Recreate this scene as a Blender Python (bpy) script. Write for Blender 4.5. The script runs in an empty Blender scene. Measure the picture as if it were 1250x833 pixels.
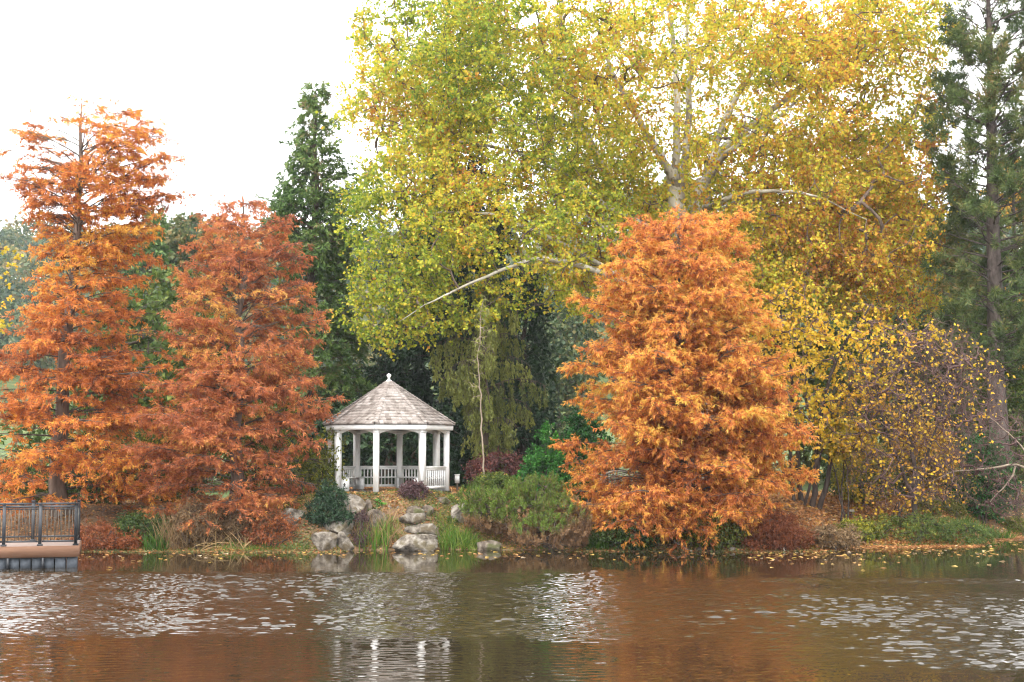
import bpy, math
import numpy as np

# ------------------------------------------------------------------ camera, world, sun, exposure
sc = bpy.context.scene
COL = sc.collection
F_PX, PITCH, CAM_H = 1776.0, math.radians(4.41), 3.1
cam = bpy.data.cameras.new("camera")
camo = bpy.data.objects.new("camera", cam)
COL.objects.link(camo)
cam.sensor_width = 36.0
cam.lens = 36.0 * F_PX / 1250.0
cam.clip_end = 3000
camo.location = (0, 0, CAM_H)
camo.rotation_euler = (math.pi / 2 + PITCH, 0, 0)
sc.camera = camo

SUN_EL, SUN_AZ = math.radians(58), math.radians(215)      # azimuth clockwise from +Y: behind the camera, to the left
world = bpy.data.worlds.new("World")
sc.world = world
world.use_nodes = True
wn, wl = world.node_tree.nodes, world.node_tree.links
wn.clear()
w_out = wn.new('ShaderNodeOutputWorld')
w_bg = wn.new('ShaderNodeBackground')
w_sky = wn.new('ShaderNodeTexSky')
w_sky.sky_type = 'NISHITA'
w_sky.sun_disc = False
w_sky.sun_elevation = SUN_EL
w_sky.sun_rotation = SUN_AZ
w_mix = wn.new('ShaderNodeMixRGB')
w_mix.inputs['Fac'].default_value = 0.93
w_tc = wn.new('ShaderNodeTexCoord')
w_noise = wn.new('ShaderNodeTexNoise')
w_noise.inputs['Scale'].default_value = 2.2
w_noise.inputs['Detail'].default_value = 5
w_ramp = wn.new('ShaderNodeValToRGB')
w_ramp.color_ramp.elements[0].position = 0.25
w_ramp.color_ramp.elements[0].color = (13.0, 13.2, 13.6, 1)
w_ramp.color_ramp.elements[1].position = 0.75
w_ramp.color_ramp.elements[1].color = (16.5, 16.4, 16.2, 1)
wl.new(w_tc.outputs['Generated'], w_noise.inputs['Vector'])
wl.new(w_noise.outputs['Fac'], w_ramp.inputs['Fac'])
wl.new(w_sky.outputs['Color'], w_mix.inputs['Color1'])
wl.new(w_ramp.outputs['Color'], w_mix.inputs['Color2'])
wl.new(w_mix.outputs['Color'], w_bg.inputs['Color'])
w_bg.inputs['Strength'].default_value = 0.12
wl.new(w_bg.outputs['Background'], w_out.inputs['Surface'])

sun = bpy.data.lights.new("sun", 'SUN')
sun.energy = 1.5
sun.angle = math.radians(25)
sun.color = (1.0, 0.95, 0.87)
suno = bpy.data.objects.new("sun", sun)
COL.objects.link(suno)
suno.rotation_euler = (math.pi / 2 - SUN_EL, 0, math.pi - SUN_AZ)

sc.view_settings.view_transform = 'Standard'
sc.view_settings.look = 'None'
sc.view_settings.gamma = 1.0
sc.view_settings.use_curve_mapping = False
sc.view_settings.exposure = 1.35
sc.cycles.max_bounces = 6
sc.cycles.diffuse_bounces = 3
sc.cycles.glossy_bounces = 3
sc.cycles.transmission_bounces = 3
sc.cycles.transparent_max_bounces = 6
sc.cycles.volume_bounces = 0
sc.cycles.use_denoising = True
sc.cycles.use_adaptive_sampling = False
sc.cycles.pixel_filter_type = 'BLACKMAN_HARRIS'
sc.cycles.filter_width = 1.2

# ------------------------------------------------------------------ pixel <-> world helpers (1250 x 833 photo pixels)
_c, _s = math.cos(PITCH), math.sin(PITCH)
def ray(px, py):
    a, b = (px - 625.0) / F_PX, (416.5 - py) / F_PX
    return np.array([a, _c - b * _s, _s + b * _c])
def P(px, py, Y):
    r = ray(px, py)
    return np.array([0, 0, CAM_H]) + r * (Y / r[1])
def W(px, py):
    r = ray(px, py)
    return np.array([0, 0, CAM_H]) + r * (-CAM_H / r[2])
def sm(t):
    t = np.clip(t, 0, 1)
    return t * t * (3 - 2 * t)

def nrm(v):
    return v / np.maximum(np.linalg.norm(v, axis=-1, keepdims=True), 1e-9)
def pnoise(p, s, seed):
    r = np.random.default_rng(seed)
    o = 0
    for i in range(7):
        k = nrm(r.normal(size=3)) * s * r.uniform(0.5, 2.0)
        o = o + np.sin(p @ k + r.uniform(0, 6.28))
    return o / 3.0

# ------------------------------------------------------------------ the shape of the ground
SHORE = [(-600, 678), (-200, 676), (0, 674), (100, 673), (380, 674), (480, 671.5), (590, 671.5), (720, 672), (900, 673.5), (1000, 672.5),
         (1040, 668), (1185, 667), (1203, 661), (1260, 655), (1400, 653), (1900, 652)]
_sw = np.array([W(a, b) for a, b in SHORE])
def shoreY(x):
    x = np.asarray(x, float)
    return np.interp(x, _sw[:, 0], _sw[:, 1]) + 0.12 * np.sin(x * 2.3) + 0.06 * np.sin(x * 5.1 + 1)
def ground(x, y):
    x = np.asarray(x, float); y = np.asarray(y, float)
    d = y - shoreY(x)
    g = np.exp(-((x + 4.2) / 3.5) ** 4)
    B = 1.25 + 0.525 * g + 0.25 * sm((x - 2) / 8)
    w = 4.6 - 2.8 * g
    up = B * (0.45 * sm(d / w) + 0.55 * np.clip(d / w, 0, 1))
    up = np.where(d > w, B + 0.012 * np.maximum(d - 9, 0), up)
    dn = -0.04 - np.clip(-d * 0.22, 0, 1.0)
    z = np.where(d > 0, up, dn)
    near = sm((9 - y) / 8.0)                                # the bank the camera stands on
    z = z * (1 - near) + 1.5 * near
    hill = sm((y - 130) / 260.0)
    z = z + hill * (46 + 7 * np.sin(x * 0.013 + 0.6) + 3 * np.sin(x * 0.041))
    z = z + 0.03 * np.sin(x * 1.7 + y * 0.9) * np.clip(d, 0, 1)
    return z
def gz(x, y):
    return float(ground(x, y))
def hit(px, py, y0=44.0, y1=90.0):
    r = ray(px, py)
    for Y in np.arange(y0, y1, 0.04):
        p = np.array([0, 0, CAM_H]) + r * (Y / r[1])
        if p[2] <= max(gz(p[0], p[1]), 0):
            return p
    return P(px, py, y1)

# ------------------------------------------------------------------ mesh building
class MB:
    def __init__(self):
        self.v, self.f, self.r, self.n = [], [], [], 0
    def add(self, v, f, r=None):
        v = np.asarray(v, np.float32).reshape(-1, 3); f = np.asarray(f, np.int64)
        if f.ndim == 1: f = f.reshape(1, -1)
        if r is None: r = np.full(len(f), 0.5)
        self.v.append(v); self.f.append(f + self.n); self.r.append(np.broadcast_to(np.asarray(r, np.float32), (len(f),)))
        self.n += len(v)
        return self
    def box(self, c, size, rz=0.0, r=0.5, M=None):
        hx, hy, hz = np.array(size) / 2.0
        v = np.array([[x, y, z] for z in (-hz, hz) for y in (-hy, hy) for x in (-hx, hx)])
        if M is not None: v = v @ np.asarray(M).T
        ca, sa = math.cos(rz), math.sin(rz)
        v = np.stack([v[:, 0] * ca - v[:, 1] * sa, v[:, 0] * sa + v[:, 1] * ca, v[:, 2]], 1) + np.asarray(c)
        self.add(v, [[0, 2, 3, 1], [4, 5, 7, 6], [0, 1, 5, 4], [2, 6, 7, 3], [0, 4, 6, 2], [1, 3, 7, 5]], r)
        return self
    def tubes(self, Pn, R, sides=5, r=0.5):
        Pn = np.asarray(Pn, float)
        if Pn.ndim == 2: Pn = Pn[None]
        R = np.asarray(R, float)
        if R.ndim == 1: R = R[None]
        N, K, _ = Pn.shape
        if N == 0: return self
        t = nrm(np.gradient(Pn, axis=1))
        m = nrm(Pn[:, -1] - Pn[:, 0])
        ref = np.where(np.abs(m[:, 2:3]) > 0.8, np.array([[1.0, 0.1, 0]]), np.array([[0, 0, 1.0]]))[:, None, :]
        a = nrm(np.cross(t, np.broadcast_to(ref, t.shape)))
        b = np.cross(t, a)
        an = np.arange(sides) * 2 * math.pi / sides
        v = Pn[:, :, None] + R[:, :, None, None] * (a[:, :, None] * np.cos(an)[:, None] + b[:, :, None] * np.sin(an)[:, None])
        i = np.arange(N)[:, None, None] * K * sides; k = np.arange(K - 1)[None, :, None] * sides; s = np.arange(sides)[None, None]
        s2 = (s + 1) % sides
        f = np.stack([i + k + s, i + k + s2, i + k + sides + s2, i + k + sides + s], -1).reshape(-1, 4)
        rr = r if np.isscalar(r) else np.repeat(r, (K - 1) * sides)
        self.add(v.reshape(-1, 3), f, rr)
        return self
    def leaves(self, pos, ax, nr, L, Wd, r, fold=0.12, wide=0.45):
        n = len(pos)
        if n == 0: return self
        L = np.broadcast_to(np.asarray(L, float), (n,))[:, None]; Wd = np.broadcast_to(np.asarray(Wd, float), (n,))[:, None]
        s = nrm(np.cross(ax, nr)); u = np.cross(s, ax)
        v = np.stack([pos, pos + ax * L * wide + s * Wd / 2 + u * Wd * fold, pos + ax * L, pos + ax * L * wide - s * Wd / 2 + u * Wd * fold], 1)
        self.add(v.reshape(-1, 3), np.arange(n * 4).reshape(n, 4), r)
        return self
    def build(self, name, mat, parent=None, base=None, smooth=False):
        me = bpy.data.meshes.new(name)
        v = np.concatenate(self.v) if self.v else np.zeros((0, 3), np.float32)
        if base is None and parent is not None: base = WLOC[parent.name]
        if base is not None: v = v - np.asarray(base, np.float32)
        loops = np.concatenate([f.ravel() for f in self.f]); cnt = np.concatenate([np.full(len(f), f.shape[1]) for f in self.f])
        me.vertices.add(len(v)); me.vertices.foreach_set('co', np.ascontiguousarray(v, np.float32).ravel())
        me.loops.add(len(loops)); me.loops.foreach_set('vertex_index', loops.astype(np.int32))
        me.polygons.add(len(cnt)); st = np.concatenate([[0], np.cumsum(cnt)[:-1]])
        me.polygons.foreach_set('loop_start', st.astype(np.int32)); me.polygons.foreach_set('loop_total', cnt.astype(np.int32))
        at = me.attributes.new('rnd', 'FLOAT', 'FACE'); at.data.foreach_set('value', np.concatenate(self.r).astype(np.float32))
        if smooth: me.polygons.foreach_set('use_smooth', np.ones(len(cnt), bool))
        me.update(calc_edges=True)
        me.materials.append(mat)
        o = bpy.data.objects.new(name, me)
        COL.objects.link(o)
        if parent is not None:
            o.parent = parent
            WLOC[o.name] = base
        elif base is not None:
            o.location = base
            WLOC[o.name] = np.array(base, float)
        else:
            WLOC[o.name] = np.zeros(3)
        return o
WLOC = {}
def tag(o, label=None, cat=None, group=None, kind=None):
    if label: o['label'] = label
    if cat: o['category'] = cat
    if group: o['group'] = group
    if kind: o['kind'] = kind
    return o
def thing(name, loc, label, cat, group=None):
    o = bpy.data.objects.new(name, None)
    COL.objects.link(o)
    o.empty_display_size = 0.2
    o.location = tuple(float(a) for a in loc)
    WLOC[o.name] = np.array(loc, float)
    return tag(o, label, cat, group)

# ------------------------------------------------------------------ materials
def newmat(name):
    m = bpy.data.materials.new(name); m.use_nodes = True
    nt = m.node_tree; nt.nodes.clear()
    return m, nt.nodes, nt.links
def ramp_node(n, stops, interp='LINEAR'):
    r = n.new('ShaderNodeValToRGB'); r.color_ramp.interpolation = interp
    e = r.color_ramp.elements
    while len(e) < len(stops): e.new(0.5)
    for k, (p, c) in enumerate(stops):
        e[k].position = p; e[k].color = (*c, 1)
    return r
def leafmat(name, stops, trans=0.35, rough=0.6, spec=0.25):
    m, n, l = newmat(name)
    a = n.new('ShaderNodeAttribute'); a.attribute_name = 'rnd'
    r = ramp_node(n, stops)
    b = n.new('ShaderNodeBsdfPrincipled'); b.inputs['Roughness'].default_value = rough
    b.inputs['Specular IOR Level'].default_value = spec
    t = n.new('ShaderNodeBsdfTranslucent'); x = n.new('ShaderNodeMixShader'); x.inputs[0].default_value = trans
    o = n.new('ShaderNodeOutputMaterial')
    l.new(a.outputs['Fac'], r.inputs[0]); l.new(r.outputs[0], b.inputs['Base Color']); l.new(r.outputs[0], t.inputs['Color'])
    l.new(b.outputs[0], x.inputs[1]); l.new(t.outputs[0], x.inputs[2]); l.new(x.outputs[0], o.inputs[0])
    return m
def noisemat(name, stops, scale=4.0, detail=6, rough=0.85, bump=0.3, bscale=None, vec=(1, 1, 1), bdist=0.02, attr=0.0, spec=0.3, second=None):
    m, n, l = newmat(name)
    tc = n.new('ShaderNodeTexCoord'); mp = n.new('ShaderNodeMapping'); mp.inputs['Scale'].default_value = vec
    no = n.new('ShaderNodeTexNoise'); no.inputs['Scale'].default_value = scale; no.inputs['Detail'].default_value = detail
    no.inputs['Roughness'].default_value = 0.62
    r = ramp_node(n, stops)
    b = n.new('ShaderNodeBsdfPrincipled'); b.inputs['Roughness'].default_value = rough; b.inputs['Specular IOR Level'].default_value = spec
    o = n.new('ShaderNodeOutputMaterial')
    l.new(tc.outputs['Object'], mp.inputs[0]); l.new(mp.outputs[0], no.inputs['Vector'])
    fac = no.outputs['Fac']
    if attr:
        at = n.new('ShaderNodeAttribute'); at.attribute_name = 'rnd'
        s1 = n.new('ShaderNodeMath'); s1.operation = 'SUBTRACT'; s1.inputs[1].default_value = 0.5
        s2 = n.new('ShaderNodeMath'); s2.operation = 'MULTIPLY_ADD'; s2.inputs[1].default_value = attr
        l.new(at.outputs['Fac'], s1.inputs[0]); l.new(s1.outputs[0], s2.inputs[0]); l.new(fac, s2.inputs[2]); fac = s2.outputs[0]
    l.new(fac, r.inputs[0])
    col = r.outputs[0]
    if second:                                              # a patchy second colour: lichen, moss, stains
        n2 = n.new('ShaderNodeTexNoise'); n2.inputs['Scale'].default_value = second[0]; n2.inputs['Detail'].default_value = 4
        l.new(tc.outputs['Object'], n2.inputs['Vector'])
        r2 = ramp_node(n, [(second[1], (0, 0, 0)), (second[2], (1, 1, 1))])
        mx = n.new('ShaderNodeMixRGB'); mx.inputs['Color2'].default_value = (*second[3], 1)
        l.new(n2.outputs['Fac'], r2.inputs[0]); l.new(r2.outputs[0], mx.inputs['Fac']); l.new(col, mx.inputs['Color1']); col = mx.outputs[0]
    l.new(col, b.inputs['Base Color'])
    if bump:
        n3 = n.new('ShaderNodeTexNoise'); n3.inputs['Scale'].default_value = bscale or scale * 3; n3.inputs['Detail'].default_value = 5
        l.new(mp.outputs[0], n3.inputs['Vector'])
        bp = n.new('ShaderNodeBump'); bp.inputs['Strength'].default_value = bump; bp.inputs['Distance'].default_value = bdist
        l.new(n3.outputs['Fac'], bp.inputs['Height']); l.new(bp.outputs[0], b.inputs['Normal'])
    l.new(b.outputs[0], o.inputs[0])
    return m

def groundmat(*a, **k):
    """leaf-strewn soil near the pond, mown lawn further back"""
    m = noisemat(*a, **k); n, l = m.node_tree.nodes, m.node_tree.links
    b = next(q for q in n if q.type == 'BSDF_PRINCIPLED'); src = b.inputs['Base Color'].links[0].from_socket
    tc = n.new('ShaderNodeTexCoord'); sp = n.new('ShaderNodeSeparateXYZ'); no = n.new('ShaderNodeTexNoise'); no.inputs['Scale'].default_value = 0.35; no.inputs['Detail'].default_value = 6
    ad = n.new('ShaderNodeMath'); ad.operation = 'MULTIPLY_ADD'; ad.inputs[1].default_value = 10.0
    mr = n.new('ShaderNodeMapRange'); mr.inputs[1].default_value = 60.0; mr.inputs[2].default_value = 64.0
    n2 = n.new('ShaderNodeTexNoise'); n2.inputs['Scale'].default_value = 0.8; n2.inputs['Detail'].default_value = 10
    r = ramp_node(n, [(0.35, (0.035, 0.06, 0.015)), (0.6, (0.08, 0.11, 0.028)), (0.75, (0.15, 0.13, 0.045))])
    mx = n.new('ShaderNodeMixRGB')
    l.new(tc.outputs['Object'], sp.inputs[0]); l.new(tc.outputs['Object'], no.inputs['Vector']); l.new(tc.outputs['Object'], n2.inputs['Vector'])
    l.new(no.outputs['Fac'], ad.inputs[0]); l.new(sp.outputs[1], ad.inputs[2]); l.new(ad.outputs[0], mr.inputs[0]); l.new(n2.outputs['Fac'], r.inputs[0])
    l.new(mr.outputs[0], mx.inputs['Fac']); l.new(src, mx.inputs['Color1']); l.new(r.outputs[0], mx.inputs['Color2']); l.new(mx.outputs[0], b.inputs['Base Color'])
    return m
M = {}
M['ground'] = groundmat('earth', [(0.3, (0.07, 0.045, 0.025)), (0.48, (0.16, 0.095, 0.05)), (0.62, (0.20, 0.13, 0.07)), (0.76, (0.12, 0.11, 0.04))], 1.6, 10, 0.95, 0.8, 14, bdist=0.05)
M['bark'] = noisemat('bark', [(0.3, (0.04, 0.03, 0.024)), (0.55, (0.10, 0.075, 0.055)), (0.75, (0.17, 0.13, 0.10))], 5, 8, 0.9, 0.8, 16, (1, 1, 0.25), 0.03)
M['cypress_bark'] = noisemat('cypress_bark', [(0.3, (0.06, 0.042, 0.032)), (0.55, (0.145, 0.105, 0.08)), (0.75, (0.23, 0.175, 0.14))], 5, 8, 0.9, 0.8, 16, (1, 1, 0.2), 0.03)
M['dark_bark'] = noisemat('dark_bark', [(0.3, (0.02, 0.015, 0.012)), (0.7, (0.07, 0.05, 0.04))], 6, 6, 0.9, 0.6, 16, (1, 1, 0.3))
M['pale_bark'] = noisemat('pale_bark', [(0.3, (0.20, 0.16, 0.12)), (0.7, (0.42, 0.36, 0.28))], 6, 6, 0.9, 0.5, 16, (1, 1, 0.3))
M['twig'] = noisemat('twig', [(0.3, (0.07, 0.040, 0.036)), (0.7, (0.16, 0.095, 0.085))], 3, 4, 0.9, 0)
M['pale_twig'] = noisemat('pale_twig', [(0.3, (0.22, 0.17, 0.12)), (0.7, (0.38, 0.31, 0.23))], 3, 4, 0.9, 0)
M['pine_bark'] = noisemat('pine_bark', [(0.32, (0.022, 0.017, 0.014)), (0.5, (0.075, 0.058, 0.05)), (0.7, (0.15, 0.12, 0.105))], 4, 8, 0.9, 0.9, 10, (1, 1, 0.4), 0.05)
M['sycamore_bark'] = noisemat('sycamore_bark', [(0.32, (0.20, 0.17, 0.13)), (0.5, (0.40, 0.37, 0.30)), (0.62, (0.58, 0.55, 0.48))], 1.6, 7, 0.85, 0.25, 10, (1, 1, 0.6), 0.02, second=(2.6, 0.56, 0.6, (0.20, 0.17, 0.12)))
# foliage
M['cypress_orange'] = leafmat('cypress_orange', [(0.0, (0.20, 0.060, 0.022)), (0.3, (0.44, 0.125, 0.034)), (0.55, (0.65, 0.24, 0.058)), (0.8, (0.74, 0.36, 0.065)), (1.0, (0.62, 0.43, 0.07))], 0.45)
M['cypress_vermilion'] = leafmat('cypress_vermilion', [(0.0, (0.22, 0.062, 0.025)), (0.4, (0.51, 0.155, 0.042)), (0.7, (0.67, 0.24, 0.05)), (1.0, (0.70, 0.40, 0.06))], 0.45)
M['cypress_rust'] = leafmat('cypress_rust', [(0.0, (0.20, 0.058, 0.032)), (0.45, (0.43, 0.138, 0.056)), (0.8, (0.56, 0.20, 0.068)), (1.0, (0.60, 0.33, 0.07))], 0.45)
M['sycamore_leaf'] = leafmat('sycamore_leaf', [(0.0, (0.10, 0.19, 0.025)), (0.28, (0.30, 0.36, 0.035)), (0.55, (0.58, 0.52, 0.045)), (0.76, (0.66, 0.40, 0.05)), (0.92, (0.58, 0.22, 0.045)), (1.0, (0.32, 0.14, 0.05))], 0.5)
M['green_conifer'] = leafmat('green_conifer', [(0.0, (0.022, 0.055, 0.016)), (0.5, (0.075, 0.14, 0.032)), (0.85, (0.16, 0.23, 0.06)), (1.0, (0.20, 0.15, 0.07))], 0.15)
M['dark_conifer'] = leafmat('dark_conifer', [(0.0, (0.010, 0.026, 0.014)), (0.6, (0.024, 0.055, 0.024)), (1.0, (0.05, 0.09, 0.03))], 0.12)
M['pine_needle'] = leafmat('pine_needle', [(0.0, (0.03, 0.06, 0.02)), (0.5, (0.085, 0.125, 0.035)), (0.8, (0.17, 0.18, 0.055)), (1.0, (0.30, 0.18, 0.07))], 0.3)
M['weeping'] = leafmat('weeping', [(0.0, (0.07, 0.09, 0.025)), (0.5, (0.18, 0.20, 0.045)), (1.0, (0.33, 0.34, 0.08))], 0.3)
M['yellow_leaf'] = leafmat('yellow_leaf', [(0.0, (0.32, 0.27, 0.02)), (0.5, (0.66, 0.45, 0.03)), (0.8, (0.70, 0.36, 0.04)), (1.0, (0.45, 0.2, 0.05))], 0.45)
M['hinoki'] = leafmat('hinoki', [(0.0, (0.012, 0.055, 0.012)), (0.5, (0.028, 0.13, 0.018)), (1.0, (0.09, 0.26, 0.03))], 0.2)
M['mugo'] = leafmat('mugo', [(0.0, (0.16, 0.085, 0.045)), (0.3, (0.30, 0.175, 0.085)), (0.5, (0.11, 0.115, 0.028)), (0.75, (0.11, 0.19, 0.025)), (1.0, (0.26, 0.34, 0.05))], 0.25)
M['maroon'] = leafmat('maroon', [(0.0, (0.045, 0.018, 0.018)), (0.6, (0.11, 0.042, 0.04)), (1.0, (0.20, 0.07, 0.05))], 0.2)
M['barberry'] = leafmat('barberry', [(0.0, (0.05, 0.026, 0.032)), (0.6, (0.115, 0.062, 0.065)), (1.0, (0.20, 0.11, 0.10))], 0.2)
M['green_shrub'] = leafmat('green_shrub', [(0.0, (0.028, 0.055, 0.014)), (0.5, (0.075, 0.12, 0.024)), (0.9, (0.17, 0.20, 0.035)), (1.0, (0.40, 0.32, 0.04))], 0.3)
M['yellowgreen'] = leafmat('yellowgreen', [(0.0, (0.05, 0.07, 0.014)), (0.45, (0.14, 0.16, 0.025)), (0.8, (0.34, 0.32, 0.03)), (1.0, (0.55, 0.42, 0.04))], 0.35)
M['golden'] = leafmat('golden', [(0.0, (0.22, 0.14, 0.03)), (0.5, (0.46, 0.25, 0.035)), (1.0, (0.62, 0.36, 0.05))], 0.4)
M['russet'] = leafmat('russet', [(0.0, (0.12, 0.04, 0.02)), (0.5, (0.28, 0.085, 0.03)), (1.0, (0.42, 0.17, 0.045))], 0.35)
M['olive'] = leafmat('olive', [(0.0, (0.06, 0.075, 0.02)), (0.5, (0.17, 0.17, 0.035)), (0.85, (0.34, 0.26, 0.045)), (1.0, (0.5, 0.25, 0.06))], 0.4)
M['far_leaf'] = leafmat('far_leaf', [(0.0, (0.02, 0.045, 0.025)), (0.45, (0.06, 0.095, 0.04)), (0.75, (0.15, 0.16, 0.06)), (1.0, (0.28, 0.19, 0.08))], 0.3)
M['dry'] = leafmat('dry', [(0.0, (0.10, 0.06, 0.03)), (0.5, (0.25, 0.16, 0.08)), (1.0, (0.42, 0.30, 0.14))], 0.3)
M['grass'] = leafmat('grass', [(0.0, (0.035, 0.085, 0.012)), (0.5, (0.095, 0.19, 0.022)), (0.8, (0.24, 0.26, 0.05)), (1.0, (0.42, 0.33, 0.14))], 0.35)
M['litter'] = leafmat('litter', [(0.0, (0.17, 0.075, 0.03)), (0.4, (0.42, 0.19, 0.07)), (0.7, (0.55, 0.30, 0.12)), (0.9, (0.62, 0.42, 0.08)), (1.0, (0.65, 0.5, 0.35))], 0.3)
M['weed'] = leafmat('weed', [(0.0, (0.06, 0.09, 0.03)), (0.4, (0.14, 0.18, 0.065)), (0.6, (0.26, 0.15, 0.06)), (1.0, (0.36, 0.12, 0.04))], 0.3)
# stone, paint, wood
M['rock'] = noisemat('rock', [(0.34, (0.034, 0.027, 0.02)), (0.44, (0.105, 0.088, 0.07)), (0.55, (0.19, 0.168, 0.14)), (0.70, (0.3, 0.275, 0.24))], 3.2, 14, 0.9, 1.0, 5, bdist=0.10, second=(2.4, 0.50, 0.60, (0.085, 0.066, 0.042)))
M['pale_rock'] = noisemat('pale_rock', [(0.34, (0.036, 0.029, 0.021)), (0.44, (0.115, 0.097, 0.077)), (0.55, (0.21, 0.187, 0.155)), (0.70, (0.33, 0.305, 0.265))], 3.2, 14, 0.9, 1.0, 5, bdist=0.10, second=(2.6, 0.51, 0.61, (0.10, 0.082, 0.050)))
M['brown_rock'] = noisemat('brown_rock', [(0.32, (0.024, 0.018, 0.013)), (0.45, (0.09, 0.07, 0.052)), (0.57, (0.17, 0.14, 0.11)), (0.72, (0.28, 0.245, 0.205))], 3.2, 14, 0.9, 1.0, 5, bdist=0.10, second=(2.2, 0.52, 0.62, (0.07, 0.07, 0.03)))
M['white'] = noisemat('white_paint', [(0.25, (0.72, 0.71, 0.68)), (0.6, (0.80, 0.80, 0.78))], 3, 4, 0.45, 0.1, 30, bdist=0.002)
M['shingle'] = noisemat('cedar_shingle', [(0.15, (0.085, 0.066, 0.056)), (0.42, (0.215, 0.185, 0.163)), (0.6, (0.31, 0.275, 0.25)), (0.85, (0.42, 0.385, 0.36))], 5, 6, 0.85, 0.5, 40, attr=0.42, bdist=0.006, second=(1.3, 0.58, 0.76, (0.17, 0.125, 0.10)))
M['deck_wood'] = noisemat('deck_board', [(0.3, (0.135, 0.066, 0.038)), (0.7, (0.20, 0.105, 0.062))], 5, 6, 0.7, 0.2, 20, (0.3, 1, 3), bdist=0.004, attr=0.3)
M['deck_top'] = noisemat('deck_top', [(0.3, (0.24, 0.18, 0.155)), (0.7, (0.32, 0.245, 0.21))], 5, 6, 0.7, 0.2, 20, attr=0.3)
M['metal'] = noisemat('railing_metal', [(0.3, (0.034, 0.036, 0.040)), (0.7, (0.052, 0.054, 0.060))], 4, 3, 0.45, 0)
M['float'] = noisemat('float_plastic', [(0.3, (0.045, 0.052, 0.062)), (0.7, (0.10, 0.115, 0.135))], 3, 5, 0.55, 0.1, 10, attr=0.3)
M['baluster'] = noisemat('baluster_metal', [(0.3, (0.06, 0.055, 0.048)), (0.7, (0.11, 0.10, 0.08))], 4, 3, 0.5, 0)
M['teak'] = noisemat('weathered_teak', [(0.3, (0.19, 0.175, 0.145)), (0.7, (0.31, 0.285, 0.24))], 5, 5, 0.8, 0.2, 20)
M['dark_void'] = noisemat('dark_wood_and_shade', [(0.3, (0.05, 0.045, 0.04)), (0.7, (0.08, 0.07, 0.06))], 5, 3, 0.8, 0)  # dark timber, also the painted shade of the bench-end diamonds

def water_mat():
    m, n, l = newmat('pond_water')
    b = n.new('ShaderNodeBsdfPrincipled')
    b.inputs['Base Color'].default_value = (0.021, 0.0145, 0.007, 1)
    b.inputs['Roughness'].default_value = 0.02; b.inputs['IOR'].default_value = 1.333
    o = n.new('ShaderNodeOutputMaterial'); l.new(b.outputs[0], o.inputs[0])
    return m
M['water'] = water_mat()

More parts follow.
